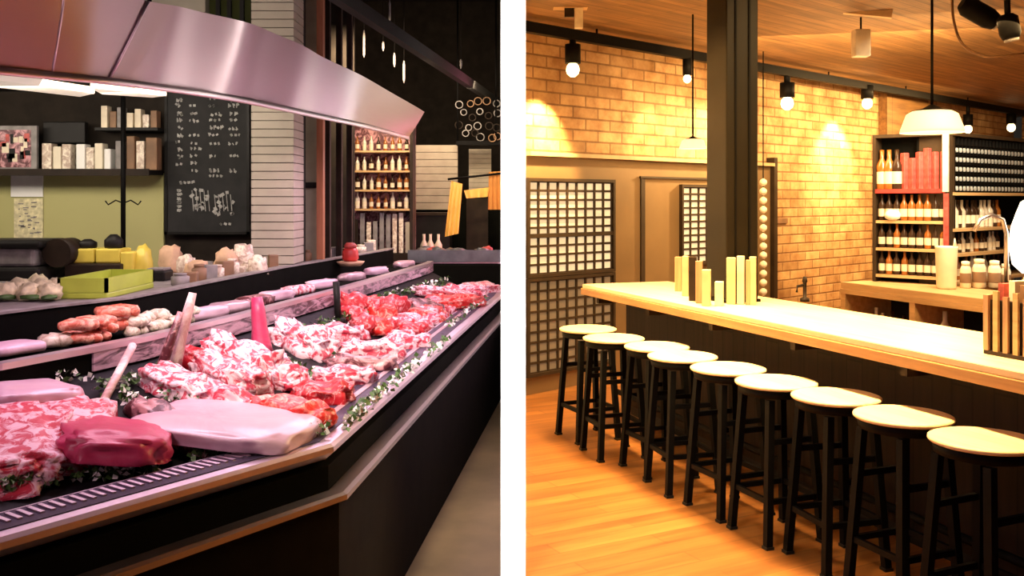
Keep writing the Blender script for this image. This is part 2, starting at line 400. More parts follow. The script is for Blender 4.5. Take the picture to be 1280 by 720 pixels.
b = MB(); b.loft(sweep(FP, [(.118, .8535), (.118, .857), (.145, .857), (.145, .8535)])[3:], closed=True, smooth=False); b.build('price_rail', 'ledge', rail_)
b = MB(); b.loft(sweep(FP, [(-.035, .662), (-.05, .668), (-.05, .686), (-.035, .692), (.018, .692), (.018, .662)]), closed=True, smooth=False); b.build('bumper_rail', M['bumper'], case)
# rear ledge, rear shelf, black riser
b = MB(); b.prism(BP+RP[::-1], .0, 1.085); b.build('rear_body', 'matteblack', case)
b = MB(); b.loft(sweep(BP, [(-.012, 1.082), (-.012, 1.105), (.04, 1.105), (.04, 1.086), (.0, 1.086), (.0, 1.082)]), closed=True, smooth=False); b.build('rear_ledge', 'railsteel', case)
b = MB(); b.loft(sweep(BP[2:], [(-.010, 1.01), (-.010, 1.081), (-.001, 1.081), (-.001, 1.01)]), closed=True, smooth=False); b.build('rear_reflection_strip', M['pinkreflect'], case)  # band coloured as a pink reflection below the ledge
b = MB(); b.loft(sweep(RP, [(0, 1.0), (0, 1.215), (.06, 1.215), (.06, 1.0)]), closed=True, smooth=False); b.build('back_riser', 'matteblack', case)
b = MB(); b.loft(sweep(RP, [(-.006, 1.216), (-.006, 1.226), (.065, 1.226), (.065, 1.216)]), closed=True, smooth=False); b.build('riser_trim', 'grey', case)
# supports of the glass
def strut(px0, py0, px1, py1, Y, r=.014, m='steelplain'):
    a, c_ = deck(px0, py0), P(px1, py1, Y); q = MB(); q.tube([a, c_], r, 8); q.tube([a-Vector((0, 0, .01)), a+Vector((0, 0, .035))], r*2.2, 10); q.build('glass_support', m, case)
strut(124, 512, 166, 432, deck(150, 470).y, .016, 'bone')
strut(423, 405, 420, 352, deck(423, 405).y, .02, 'black')

# --- meat
MI = [0]
def cut(ax, w, h, m, name, label, cat='meat', sq=.62, amp=.26, fr=2.3, ridges=0, group=None, lift=0., sub=4, ratio=None):
    (x1, y1), (x2, y2) = ax; a, c_ = deck(x1, y1), deck(x2, y2); MI[0] += 1
    ln = (c_-a).length; mid = (a+c_)/2; rz = math.atan2(c_.y-a.y, c_.x-a.x)
    tl = (c_.z-a.z)/max(.01, math.hypot(c_.x-a.x, c_.y-a.y))
    h *= .72; q = MB(); q.blob((0, 0, 0), (ln, w, h), 0, sq, amp, fr, MI[0]*1.7, ridges, sub, tl)
    o = q.build(name, m, None, local=True); o.location = (mid.x, mid.y, mid.z+h*.29+lift); o.rotation_euler.z = rz
    return tag(o, label, cat, group)
cut(((-25, 512), (88, 500)), .30, .13, 'lilac', 'pork_slab', 'smooth lilac slab of meat behind the marbled slabs at the left', sq=.5, amp=.06)
cut(((5, 618), (22, 532)), .30, .14, 'marbled', 'marbled_slab', 'marbled pink slab of meat cut off by the left edge', sq=.5, ridges=0)
cut(((92, 592), (75, 520)), .30, .14, 'marbled', 'marbled_slab', 'marbled pink slab lying behind the big pink steak', sq=.5)
st = cut(((72, 575), (212, 578)), .38, .15, 'pinksteak', 'beef_steak', 'large smooth deep pink steak at the front left corner of the case', sq=.62, amp=.17, lift=.03)
cut(((190, 527), (388, 553)), .46, .11, 'lilac', 'pork_belly', 'long pale lilac slab of belly with smooth skin along the front rail', sq=.5, amp=.06)
cut(((168, 518), (262, 574)), .10, .14, 'darkmeat', 'bone_edge_strip', 'dark red rib strip along the left edge of the pale belly slab', ridges=9, amp=.2)
cut(((190, 480), (262, 512)), .17, .16, 'fatty', 'rib_joint', 'pink rib joint with white fat left of the rib rows', ridges=8)
cut(((248, 500), (322, 530)), .15, .15, 'marbled', 'rib_joint', 'marbled rib joint between the pale belly and the fat covered ribs', ridges=9)
cut(((316, 522), (410, 538)), .17, .16, 'orangemeat', 'red_joint', 'bright orange red joint at the front beside the steel rail', ridges=12, amp=.12)
cut(((366, 508), (442, 500)), .20, .15, 'redmeat', 'red_joint', 'red chunky joint behind the bright orange red one', ridges=10)
cut(((246, 468), (330, 500)), .17, .19, 'fatty', 'rib_rack', 'rib rack with thick white fat, third row from the front', ridges=10)
cut(((262, 445), (352, 484)), .17, .21, 'fatty', 'rib_rack', 'white fat covered rib rack in the middle left of the case', ridges=12)
cut(((214, 455), (330, 492)), .08, .17, 'redmeat', 'lean_strip', 'thin bright red lean strip between the white fat rib racks')
cut(((330, 462), (372, 492)), .17, .16, 'marbled', 'rib_joint', 'marbled joint right of the white fat rib racks', ridges=7)
cut(((352, 425), (412, 452)), .24, .20, 'fatty', 'ringed_joint', 'pink joint with red rings behind the rib racks', ridges=8)
cut(((395, 480), (470, 478)), .15, .13, 'marbled', 'marbled_joint', 'marbled joint with a bright pink streak near the rail bend', ridges=8)
cut(((408, 464), (495, 462)), .12, .12, 'darkmeat', 'aged_joint', 'dark aged joint with a greyish crust', ridges=6)
cut(((425, 445), (505, 448)), .20, .15, 'fatty', 'fat_joint', 'pale fat covered joint right of the dark aged joint', ridges=10)
cut(((398, 425), (448, 432)), .20, .16, 'marbled', 'marbled_joint', 'marbled joint below the bright red heap', ridges=6)
cut(((480, 440), (535, 432)), .16, .13, 'marbled', 'marbled_joint', 'marbled joint close to the rail past the fat covered joint', ridges=6)
k = 0
for (px, py, s_, m, la) in [
    (434, 398, .13, 'redmeat', 'left'), (448, 383, .13, 'redmeat', 'left'), (462, 385, .13, 'orangemeat', 'left'), (474, 386, .13, 'redmeat', 'left'), (486, 404, .13, 'redmeat', 'left'), (484, 414, .13, 'redmeat', 'left'), (445, 425, .13, 'marbled', 'left'), (445, 402, .15, 'redmeat', 'left'), (462, 395, .2, 'redmeat', 'left'), (478, 402, .18, 'orangemeat', 'left'), (455, 415, .18, 'redmeat', 'left'), (470, 418, .17, 'orangemeat', 'left'),
    (490, 392, .2, 'redmeat', 'left'), (440, 390, .2, 'redmeat', 'left')]:
    p = deck(px, py); q = MB(); k += 1; s_ *= .85; q.blob((0, 0, 0), (s_*1.2, s_, s_*.9), 0, .8, .4, 2.5, k*2.1)
    o = q.build('red_chunk', m, None, local=True); o.location = (p.x, p.y, p.z+s_*.25); o.rotation_euler.z = k
    tag(o, 'bright red chunk of meat in the raised red heap', 'meat', 'chunks in the bright red heap')
for i in range(64):
    t = rnd.random(); u = rnd.random()
    px = 488+t*78+u*14; py = 432-t*38-u*36+ (1-t)*6
    p = deck(px, py); s_ = rnd.uniform(.09, .14); q = MB(); q.blob((0, 0, 0), (s_*1.4, s_, s_*.75), 0, .8, .3, 2.5, 20+i)
    o = q.build('meat_chunk', rnd.choice(['redmeat', 'marbled', 'marbled', 'fatty', 'orangemeat']), None, local=True); o.location = (p.x, p.y, p.z+s_*.25); o.rotation_euler.z = rnd.uniform(0, 3)
    tag(o, 'small pink and red cut of meat in the crowded rows toward the far end', 'meat', 'small cuts toward the far end')
for i, (ax, w, h, m, lb) in enumerate([
    (((528, 372), (580, 378)), .34, .16, 'fatty', 'pale pink joint at the far end beyond the small cuts'),
    (((560, 366), (606, 370)), .30, .15, 'marbled', 'long marbled cut at the far end beside the rail'),
    (((545, 388), (598, 380)), .26, .15, 'orangemeat', 'bright red cut in front of the pale pink far joint'),
    (((585, 362), (616, 366)), .3, .13, 'fatty', 'farthest pink cut where the case meets the white wall'),
    (((520, 385), (548, 398)), .28, .14, 'darkmeat', 'dark purple cut between the small cuts and the far joints')]):
    cut(ax, w, h, m, 'far_joint', lb, ridges=5)
# upright rib bones
def rib(px0, py0, px1, py1, m, lb, w=.03, second=None):
    a = deck(px0, py0); c_ = P(px1, py1, a.y+.05)
    q = MB(); q.tube([a+(c_-a)*t for t in (0, .25, .5, .75, 1)], [w*1.5, w*1.25, w, w*.95, w*.7], 10)
    root = thing('upright_rib', lb, 'meat', a)
    q.build('bone', m[0], root)
    if second:
        a2, c2 = deck(*second[:2]), P(second[2], second[3], a.y-.02); q = MB(); q.tube([a2, a2.lerp(c2, .5), c2], [w*1.1, w*.9, w*.6], 10); q.build('meat_strip', m[1], root)
rib(214, 470, 241, 366, ('bone', 'darkmeat'), 'tall pink rib bone pair leaning right behind the rib joint', .022, (196, 476, 226, 390))
rib(328, 446, 321, 372, ('pinksteak', 'bone'), 'single deep pink upright rib standing behind the white fat racks', .036)
# garnish between the cuts (crumpled parsley / paper frills)
b = MB(); gr = random.Random(3)
def gline(x0, y0, x1, y1, n, s_):
    for i in range(n):
        t = gr.random(); p = deck(x0+(x1-x0)*t+gr.uniform(-5, 5), y0+(y1-y0)*t+gr.uniform(-4, 4)); p = p+Vector((0, 0, gr.uniform(.005, .05)))
        a = Vector((gr.uniform(-1, 1), gr.uniform(-1, 1), gr.uniform(-.6, .6))).normalized()*s_; c_ = a.cross(Vector((gr.uniform(-1, 1), gr.uniform(-1, 1), gr.uniform(-1, 1)))).normalized()*s_*.8
        b.quad(p-a, p+c_, p+a, p-c_+Vector((0, 0, s_*.5)), mi=gr.choice([0, 0, 1]))
for g_ in [(0, 620, 75, 610, 130, .012), (90, 604, 200, 592, 170, .012), (240, 582, 275, 575, 60, .012), (150, 500, 190, 520, 90, .014), (200, 500, 330, 545, 190, .012), (330, 548, 410, 545, 120, .012),
           (430, 540, 475, 500, 150, .014), (470, 500, 560, 428, 170, .014), (120, 495, 210, 470, 120, .014), (340, 455, 400, 480, 110, .014), (400, 440, 440, 470, 100, .014),
           (350, 425, 500, 385, 160, .016), (470, 378, 560, 355, 150, .018), (0, 480, 120, 478, 60, .012), (560, 410, 610, 375, 80, .016)]: gline(*g_)
tag(b.build('parsley_garnish', ['leafy', 'papwhite'], fix=False), 'curly green and white garnish tucked between the cuts of meat', 'garnish', kind='stuff')
# goods on the rear shelf (z 1.086)
def rear(px, py=0, z=1.09, f=.5):
    k = (px-640)/F; q = [(Vector(a)*(1-f)+Vector(c)*f) for a, c in zip(BP, RP)]
    for a, c in zip(q[:-1], q[1:]):
        if (a.x-k*a.y)*(c.x-k*c.y) <= 0:
            t = (k*a.y-a.x)/((c.x-a.x)-k*(c.y-a.y)); p = a.lerp(c, t); return Vector((p.x, p.y, z))
    return onz(px, py, z)
for i in range(30):
    px = 88+(i*5.3) % 82+rnd.uniform(-2, 2); p = rear(px, f=rnd.uniform(.35, .6)); q = MB()
    rz = rnd.uniform(-.5, 1.2); q.tube([(-.06, 0, 0), (-.05, 0, .004), (0, .008, .01), (.05, 0, .004), (.06, 0, 0)], [.008, .02, .022, .02, .008], 8)
    o = q.build('sausage', 'sausage', None, local=True); o.location = (p.x, p.y, 1.106+.028*(i//8)); o.rotation_euler.z = rz
    tag(o, 'short orange pink sausage in the heap on the rear shelf', 'sausage', 'sausages heaped on the rear shelf')
for i in range(22):
    px = 166+(i*5.3) % 76+rnd.uniform(-2, 2); p = rear(px, f=rnd.uniform(.3, .6)); q = MB(); q.blob((0, 0, 0), (.07, .06, .06), 0, .9, .3, 2, i+60, sub=2)
    o = q.build('pale_dumpling', 'garlic', None, local=True); o.location = (p.x, p.y, 1.107+.04*(i//14)); tag(o, 'small pale rounded morsel beside the sausages on the rear shelf', 'food', 'pale morsels on the rear shelf')
for (px, py, s_) in ((72, 412, .1), (62, 400, .09), (82, 420, .08)):
    p = rear(px, py); q = MB(); q.blob((0, 0, 0), (s_, s_*.8, s_*.7), .4, .9, .35, 2, px, sub=2); o = q.build('grey_meat_lump', 'garlic', None, local=True); o.location = (p.x, p.y, 1.11)
    tag(o, 'greyish rounded lump left of the sausages', 'food', 'greyish lumps left of the sausages')
p0, p1 = rear(-20, 432), rear(48, 424)
q = MB(); q.blob((0, 0, 0), ((p1-p0).length, .16, .05), ang(p0, p1), .5, .06, 2, 5); o = q.build('pink_loaf', 'lilac', None, local=True); o.location = ((p0+p1)/2+Vector((0, 0, .02))); tag(o, 'flat lilac pink loaf on the rear shelf at the far left', 'meat')
# long packets laid along the rear shelf to the right
for i, (px, py) in enumerate([(258, 385), (285, 378), (318, 370), (345, 366), (372, 358), (402, 352), (440, 344), (470, 338), (505, 329)]):
    p = rear(px, f=.45); q = MB(); q.blob((0, 0, 0), (.30, .10, .07), R(68), .55, .15, 3, i+33)
    o = q.build('wrapped_joint', ['lilac', 'ledge', 'darkmeat', 'lilac', 'fatty', 'lilac', 'ledge', 'lilac', 'ledge'][i], None, local=True); o.location = (p.x, p.y, 1.105)
    tag(o, 'pale wrapped joint laid along the rear ledge of the meat case', 'meat', 'wrapped joints along the rear ledge')
# small packets and jars standing on the riser line and counter behind
for i in range(30):
    t = i/29; k2 = 4.1+t*2.6; j = int(k2); u = k2-j
    p = Vector(offset(RP, .16)[j]).lerp(Vector(offset(RP, .16)[min(j+1, 7)]), u)
    if p.y > 8.7: continue
    h = rnd.uniform(.05, .11); q = MB(); w = rnd.uniform(.03, .05)
    if i % 2: q.box(-w, -w, 0, w, w, h, rnd.uniform(0, 1), .006)
    else: q.lathe([(w*.8, 0), (w, .01), (w, h*.75), (w*.6, h*.85), (w*.7, h*.87), (w*.7, h)], 12)
    o = q.build('small_jar' if i % 2 == 0 else 'small_packet', rnd.choice(['garlic', 'grey', 'papwhite', 'peach', 'grey', 'brown']), None, local=True)
    o.location = (p.x, p.y, 1.20); tag(o, ('small jar' if i % 2 == 0 else 'small box shaped packet')+' in the row on the counter behind the meat', 'jar' if i % 2 == 0 else 'packet', 'jars behind the meat' if i % 2 == 0 else 'packets behind the meat')

# ================================================================== HOOD
hb = [Vector((-3.0, 2.9, 2.2))]+[onz(px, py, 2.2) for px, py in ((0, 88), (130, 100), (210, 110), (290, 122), (350, 134), (400, 145), (460, 158), (510, 172))]
ht = [Vector((-2.85, 2.75, 2.57)), Vector((-2.0, 3.76, 2.57)), P(180, 0, 4.3), P(235, 11, 4.52), P(310, 29, 4.9), P(365, 51, 5.4), P(412, 75, 5.95), P(475, 107, 6.95), P(530, 140, 7.9)]
NB = 64
cb_, ct_ = crs(hb, NB), crs(ht, NB)
hood = thing('extractor_hood', 'long curved brushed steel hood hanging over the meat counter', 'hood', (-1.8, 5, 2.2))
b = MB()
inn = []
rows = []
for i in range(NB+1):
    a, c_ = cb_[i], ct_[i]; t = (cb_[min(i+1, NB)]-cb_[max(i-1, 0)]); n = Vector((-t.y, t.x, 0)).normalized()*.03
    bul = Vector((t.y, -t.x, 0)).normalized()*.004
    k_ = bul*1.6*math.sin(i*.62+.6); a = a+k_; c_ = c_+k_
    rows.append([a, a.lerp(c_, .33)+bul, a.lerp(c_, .66)+bul, c_]); inn.append([a+n*.1, c_+n*.1, c_+n, a+n])
b.loft(rows, smooth=True); b.loft(inn, closed=True, smooth=False)
uv = b.bm.loops.layers.uv.new('UVMap')
idx = {}
for i in range(NB+1): pass
b.bm.verts.ensure_lookup_table()
for f in b.bm.faces:
    for lp in f.loops:
        ix = lp.vert.index
        lp[uv].uv = (0, 0)
b.bm.verts.index_update()
for f in b.bm.faces:
    for lp in f.loops:
        ix = lp.vert.index; lp[uv].uv = (ix//4/NB*8, (ix % 4)/6)
b.build('fascia', 'steel', hood, fix=False)
b = MB(); b.loft([[p+Vector((0, 0, -.02)), p+Vector((0, 0, .012)), p+Vector((.012, -.01, .012)), p+Vector((.012, -.01, -.02))] for p in cb_], closed=True); b.build('bottom_lip', 'steelplain', hood)
def seam(f):
    i = f*NB; j = int(i); u = i-j; a = cb_[j].lerp(cb_[j+1], u); c_ = ct_[j].lerp(ct_[j+1], u); t = cb_[j+1]-cb_[j]; bu = Vector((t.y, -t.x, 0)).normalized()*.006
    MB().tube([a+bu*.3, a.lerp(c_, .33)+bu, a.lerp(c_, .66)+bu, c_+bu*.3], .006, 6).build('seam', 'railsteel', hood)
def seamfor(px):
    best = min(range(NB*4), key=lambda k: abs(640+F*cb_[min(k//4, NB-1)].lerp(cb_[min(k//4, NB-1)+1], (k % 4)/4).x/cb_[min(k//4, NB-1)].lerp(cb_[min(k//4, NB-1)+1], (k % 4)/4).y-px))
    return best/(NB*4)
seam(seamfor(65)); seam(seamfor(136))
MB().prism([(-3.02, 3.0), (-2.12, 4.02), (-1.84, 4.36), (-1.66, 4.66), (-1.60, 5.0), (-1.9, 6.99), (-6.85, 6.99), (-6.85, 3.0)], 2.46, 2.52).build('soffit_panel', 'black', hood)
for (pts, lb) in ((((-40, 95), (118, 117), (100, 121), (-60, 103)), 0), (((113, 110), (208, 120), (190, 122), (128, 118)), 0)):
    pp = [onz(x, y, 2.30) for x, y in pts]; MB().prism([(p.x, p.y) for p in pp], 2.30, 2.34).build('light_panel', 'tube', hood)
MB().prism([(-2.3, 4.5), (-2.26, 4.5), (-2.26, 4.54), (-2.3, 4.54)], 2.34, 2.46).build('light_bracket', 'black', hood)
for p in ((-2.1, 4.6), (-1.85, 4.9)): MB().tube([(p[0], p[1], 2.52), (p[0], p[1], 4.4)], .012, 8).build('hanger_rod', 'blackmetal', hood)

# ================================================================== SERVICE AREA
cnt = thing('service_counter', 'counter behind the meat case that carries boxes, bags and the scale', 'counter', (-3.5, 5, 0))
cpoly = offset(RP, .07)[:5]+[(-1.62, 6.2), (-1.62, 6.5), (-6.8, 6.5), (-6.8, 2.6)]
MB().prism(cpoly, 1.14, 1.195).build('worktop', 'grey', cnt)
MB().prism([(x-.05, y+.05 if y < 6 else y-.05) for x, y in cpoly], 0, 1.14).build('cabinet', 'black', cnt)
CZ = 1.195
def bx(name, px0, py0, px1, py1, Y, d, m, lb, cat, grp=None, bev=.008, z0=None):
    a, c_ = P(px0, py1, Y), P(px1, py0, Y); zb = a.z if z0 is None else z0
    o = MB().box(a.x, Y, zb, c_.x, Y+d, c_.z, 0, bev).build(name, m); return tag(o, lb, cat, grp)
# lime tray
tr = thing('lime_tray', 'long lime green tray on the counter behind the case', 'tray', P(120, 372, 4.7))
a, c_ = P(74, 375, 4.62), P(150, 350, 4.75)
MB().box(a.x, 4.6, CZ, c_.x, 5.2, CZ+.03, 0, .006).build('base', 'lime', tr)
for (x0, y0, x1, y1) in ((a.x, 4.6, c_.x, 4.615), (a.x, 5.185, c_.x, 5.2), (a.x, 4.6, a.x+.015, 5.2), (c_.x-.015, 4.6, c_.x, 5.2)): MB().box(x0, y0, CZ+.031, x1, y1, CZ+.10).build('rim', 'lime', tr)
# pale vegetables
for i, (px, py) in enumerate([(-8, 372), (8, 372), (26, 366), (38, 372), (52, 366), (62, 372), (46, 360), (70, 365)]):
    p = onz(px, py+4, CZ); q = MB(); q.blob((0, 0, 0), (.11, .11, .1), 0, .95, .35, 3.5, i+80); o = q.build('cauliflower', 'cauli', None, local=True); o.location = (p.x, p.y, CZ+.035)
    tag(o, 'pale yellow green floret lying in front of the slicer', 'vegetable', 'pale florets left of the lime tray')
    q = MB(); q.blob((0, 0, 0), (.10, .07, .03), i, .9, .5, 4, i+180, sub=2)
    o2 = q.build('leaf', 'leafy', o, local=True); o2.location = (.02, -.04, -.015)
# slicer / dark machine
sl = thing('meat_slicer', 'dark grey slicing machine at the left on the service counter', 'slicer', (-2.95, 5.7, CZ))
a, c_ = P(-30, 345, 5.7), P(58, 300, 5.7)
MB().box(a.x, 5.6, CZ, c_.x, 6.0, CZ+.08, 0, .02).build('base', 'black', sl)
MB().box(a.x, 5.65, CZ+.08, c_.x-.05, 5.95, CZ+.19, 0, .02).build('carriage', 'grey', sl)
MB().box(a.x, 5.62, CZ+.19, c_.x+.0, 5.98, CZ+.24, 0, .02).build('cover', 'black', sl)
q = MB(); q.tube([(c_.x+.06, 5.7, CZ+.16), (c_.x+.06, 5.9, CZ+.16)], .085, 24); q.build('blade_guard', 'darkbrown', sl)
# shelf block with yellow boxes
bk = bx('dark_crate', 80, 330, 150, 352, 5.75, .35, 'darkbrown', 'dark low crate carrying the yellow boxes', 'crate', z0=CZ)
zt = P(0, 330, 5.75).z
for i, (x0, x1, y0) in enumerate(((86, 117, 311), (119, 150, 311), (150, 166, 315))):
    a, c_ = P(x0, 330, 5.8), P(x1, y0, 5.8); z0 = zt+.001 if i < 2 else CZ
    bxr = thing('yellow_box', ['yellow plastic box on the left of the dark crate', 'yellow plastic box with a round black lid on the crate', 'small yellow box right of the dark crate'][i], 'box', (a.x, 5.8, z0))
    MB().box(a.x, 5.8, z0, c_.x, 5.98, c_.z, 0, .01).build('body', 'yellow', bxr)
    if i < 2: MB().lathe([(.05, 0), (.055, .01), (.055, .035 if i == 0 else .05), (.02, .055 if i == 0 else .085)], 16, ((a.x+c_.x)/2, 5.89, c_.z)).build('lid', 'black', bxr)
q = MB(); q.blob((0, 0, 0), (.12, .12, .17), 0, .8, .25, 3, 9); o = q.build('yellow_bag', 'yellow', None, local=True); p = P(178, 330, 5.9); o.location = (p.x, p.y, CZ+.05); o.scale = (1, 1, 1.6); tag(o, 'crumpled pale yellow bag at the right of the yellow boxes', 'bag')
# loaves and paper bags before the chalkboard
for i, (px, w, h, Y, m) in enumerate([(213, 22, 50, 6.3, 'peach'), (232, 18, 38, 6.0, 'garlic'), (246, 24, 30, 5.9, 'peach'), (262, 14, 22, 6.2, 'grey'), (283, 22, 44, 6.2, 'peach'), (303, 22, 50, 6.3, 'garlic'), (322, 18, 34, 6.1, 'garlic')]):
    x = (px-640)*Y/F; ww = w*Y/F; hh = h*Y/F*.9; q = MB(); q.blob((0, 0, hh*.27), (ww*1.2, ww, hh), 0, .7, .28, 2.6, i+140)
    o = q.build('bread_bag', m, None, local=True); o.location = (x, Y, CZ)
    tag(o, ['tall peach paper bag below the left edge of the chalkboard', 'pale crumpled bag second from the left below the chalkboard', 'low peach coloured loaf bag below the chalkboard centre', 'small grey bag between the peach bags', 'orange peach bag below the right half of the chalkboard', 'pale bag at the foot of the cream boarded column', 'low pale bag at the right end of the bag row'][i], 'bag')
sc_ = thing('counter_scale', 'small black scale between the bags and the yellow boxes', 'scale', P(192, 345, 5.6))
a = P(180, 345, 5.6); MB().box(a.x, 5.6, CZ, a.x+.12, 5.75, CZ+.06, 0, .01).build('body', 'black', sc_); MB().box(a.x+.01, 5.61, CZ+.06, a.x+.11, 5.74, CZ+.075, 0, .004).build('plate', 'grey', sc_)
# wall shelf with goods
zs = P(0, 213, 6.8).z
ws = thing('wall_shelf', 'dark shelf above the green wall', 'shelf', (-3, 6.8, zs-.03))
MB().box(-5, 6.7, zs-.03, -2.53, 6.968, zs).build('board', 'black', ws)
MB().box(-5, 6.69, zs-.04, -2.53, 6.699, zs+.008).build('front_edge', 'darkbrown', ws)
pb = thing('red_poster_frame', 'framed red picture standing at the left end of the wall shelf', 'picture', P(20, 213, 6.75))
a, c_ = P(-5, 213, 6.75), P(46, 157, 6.75)
MB().box(a.x, 6.75, zs+.001, c_.x, 6.78, c_.z, 0, .004).build('frame', 'grey', pb); 
q = MB()
for i in range(16):
    x = a.x+.03+rnd.random()*(c_.x-a.x-.1); z = zs+.03+rnd.random()*.18; q.box(x, 6.744, z, x+rnd.uniform(.02, .05), 6.749, z+rnd.uniform(.03, .07), mi=rnd.choice([0, 0, 1, 2]))
MB().box(a.x+.02, 6.746, zs+.02, c_.x-.04, 6.7495, c_.z-.03).build('backing', 'darkmeat', pb); q.build('picture_marks', ['redpack', 'black', 'foil'], pb)
bx('black_screen', 53, 152, 106, 179, 6.85, .06, 'black', 'black box shaped screen above the white packets on the shelf', 'screen', z0=P(0, 179, 6.85).z)
tag(bx('screen_wall_bracket', 74, 160, 84, 170, 6.911, .088, 'black', 'black wall bracket behind the screen', 'bracket'))
for i, (x0, x1, y0) in enumerate(((52, 64, 179), (66, 76, 183), (77, 88, 180), (95, 106, 180), (107, 117, 184), (118, 128, 179), (130, 138, 186), (144, 153, 176), (158, 168, 170), (170, 180, 176), (182, 196, 172))):
    bx('shelf_packet', x0, y0, x1, 213, 6.75, .1, ['garlic', 'paper', 'garlic', 'papwhite', 'garlic', 'paper', 'papwhite', 'grey', 'brown', 'garlic', 'brown'][i], 'small '+('pale' if i < 7 else 'muted')+(' packet on the shelf under the black screen' if i < 3 else ' packet on the shelf between the screen and the pole' if i < 7 else ' packet at the right end of the wall shelf'), 'packet', 'left shelf packets' if i < 3 else 'middle shelf packets' if i < 7 else 'right shelf packets', .006, z0=zs+.001)
# upper shelf to the right below the hood
z2 = P(0, 160, 6.85).z
us = thing('upper_wall_shelf', 'short dark shelf high on the wall beside the chalkboard', 'shelf', (-2.9, 6.85, z2))
MB().box(P(122, 0, 6.85).x, 6.8, z2-.02, P(200, 0, 6.85).x, 6.998, z2).build('board', 'black', us)
for i, px in enumerate((126, 137, 146, 158, 168, 178, 188)):
    bx('upper_shelf_packet', px, 132+(i*7) % 12, px+8, 160, 6.83, .08, rnd.choice(['garlic', 'brown', 'grey', 'foil']), 'small packet on the short upper shelf under the hood', 'packet', 'upper shelf packets', .005, z0=z2+.001)
# notices on the green wall
nt_ = thing('wall_notice', 'bright white notice above a pale sheet on the green wall', 'notice', P(32, 300, 6.95))
a, c_ = P(13, 246, 6.95), P(53, 219, 6.95); MB().box(a.x, 6.955, a.z, c_.x, 6.966, c_.z).build('white_sheet', 'papwhite', nt_)
a, c_ = P(17, 299, 6.95), P(53, 248, 6.95); MB().box(a.x, 6.955, a.z, c_.x, 6.966, c_.z).build('pale_sheet', M['cauli'], nt_)
q = MB()
for i in range(26):
    x = a.x+.02+rnd.random()*.15; z = a.z+.02+rnd.random()*.25; q.box(x, 6.952, z, x+rnd.uniform(.01, .04), 6.9545, z+.008)
q.build('faint_marks', 'grey', nt_)
# black pole with hook arms
pl = thing('ceiling_pole', 'thin black pole with small hook arms in front of the green wall', 'pole', P(154, 340, 6.45))
p = P(154, 340, 6.45); MB().tube([(p.x, p.y, CZ), (p.x, p.y, 2.46)], .016, 10).build('shaft', 'blackmetal', pl)
MB().lathe([(.06, 0), (.06, .012), (.02, .03)], 16, (p.x, p.y, CZ)).build('base', 'blackmetal', pl)
zh = P(0, 254, 6.45).z
for s in (-1, 1): MB().tube([(p.x, p.y, zh), (p.x+s*.05, p.y, zh+.02), (p.x+s*.10, p.y, zh-.01), (p.x+s*.12, p.y, zh+.015)], .005, 6).build('hook_arm', 'blackmetal', pl)
# chalkboard
cbx0, cbx1 = P(206, 0, 6.93).x, P(312, 0, 6.93).x; cz0, cz1 = P(0, 293, 6.93).z, P(0, 104, 6.93).z
cbd = thing('menu_chalkboard', 'large black chalkboard menu with white chalk writing', 'chalkboard', ((cbx0+cbx1)/2, 6.93, cz0))
MB().box(cbx0, 6.93, cz0, cbx1, 6.96, cz1, 0, .004).build('board', 'chalk', cbd)
q = MB()
for (x0, z0, x1, z1) in ((cbx0, cz0, cbx1, cz0+.02), (cbx0, cz0, cbx0+.02, cz1), (cbx1-.02, cz0, cbx1, cz1), (cbx0, cz1-.02, cbx1, cz1)): q.box(x0, 6.92, z0, x1, 6.9295, z1)
q.build('frame', 'black', cbd)
q = MB(); cr = random.Random(11)
def chalk(px, py, w, h, dens=1.):
    n = max(2, int(w/4.2))
    for i in range(n):
        x = px+i*w/n; t = cr.random()
        a = P(x+cr.uniform(-.4, .4), py+cr.uniform(-1, 1), 6.926); c_ = P(x+cr.uniform(1., 3.2), py+cr.uniform(-h*.5, h*.5), 6.926); q.bar(a, c_, .005, .017)
        a = P(x, py-h*.5, 6.926); c_ = P(x+cr.uniform(-.5, 2), py+h*.5, 6.926)
        if t < dens: q.bar(a, c_, .005, .014)
rowsY = [124, 133, 142, 151, 160, 169, 178, 187, 196, 205, 214]
for j, y in enumerate(rowsY):
    for cx_, w in ((221, 10), (238, 16), (262, 18), (287, 17)):
        if cr.random() < .85: chalk(cx_+cr.uniform(-2, 2), y+cr.uniform(-1.5, 1.5), w*cr.uniform(.5, 1), cr.uniform(2.5, 5.5), .7)
chalk(225, 228, 20, 3); chalk(262, 220, 18, 3); chalk(275, 280, 16, 2, .3)
for k in range(6): chalk(222, 238+k*5, 5, 3, .9)
q.build('chalk_writing', 'chalkmark', cbd)
for (x0, y0, x1, y1) in ((240, 235, 262, 268), (268, 240, 290, 268)):   # two butcher-cut diagrams
    q = MB()
    for k in range(14):
        a = P(cr.uniform(x0, x1), cr.uniform(y0, y1), 6.926); c_ = a+Vector((cr.uniform(-.035, .035), 0, cr.uniform(-.03, .03))); q.bar(a, c_, .005, .022)
    for k in range(5):
        x = x0+(x1-x0)*k/4.4; q.bar(P(x, y0+3, 6.926), P(x+2, y1-4, 6.926), .004, .008)
    q.build('chalk_drawing', 'chalkmark', cbd)
# cream boarded column
X0, X1 = P(316, 0, 6.6).x, P(366, 0, 6.6).x
q = MB(); q.box(X0, 6.61, 0, X1, 6.9, 4.39)
o = q.build('column_core', 'darkgap'); tag(struct(o)); o.name = 'trim_column'
q = MB(); z = 1.0
while z < 4.3: q.box(X0-.008, 6.59, z, X1+.008, 6.905, z+.052); z += .058
o = q.build('boards', 'slat', o)
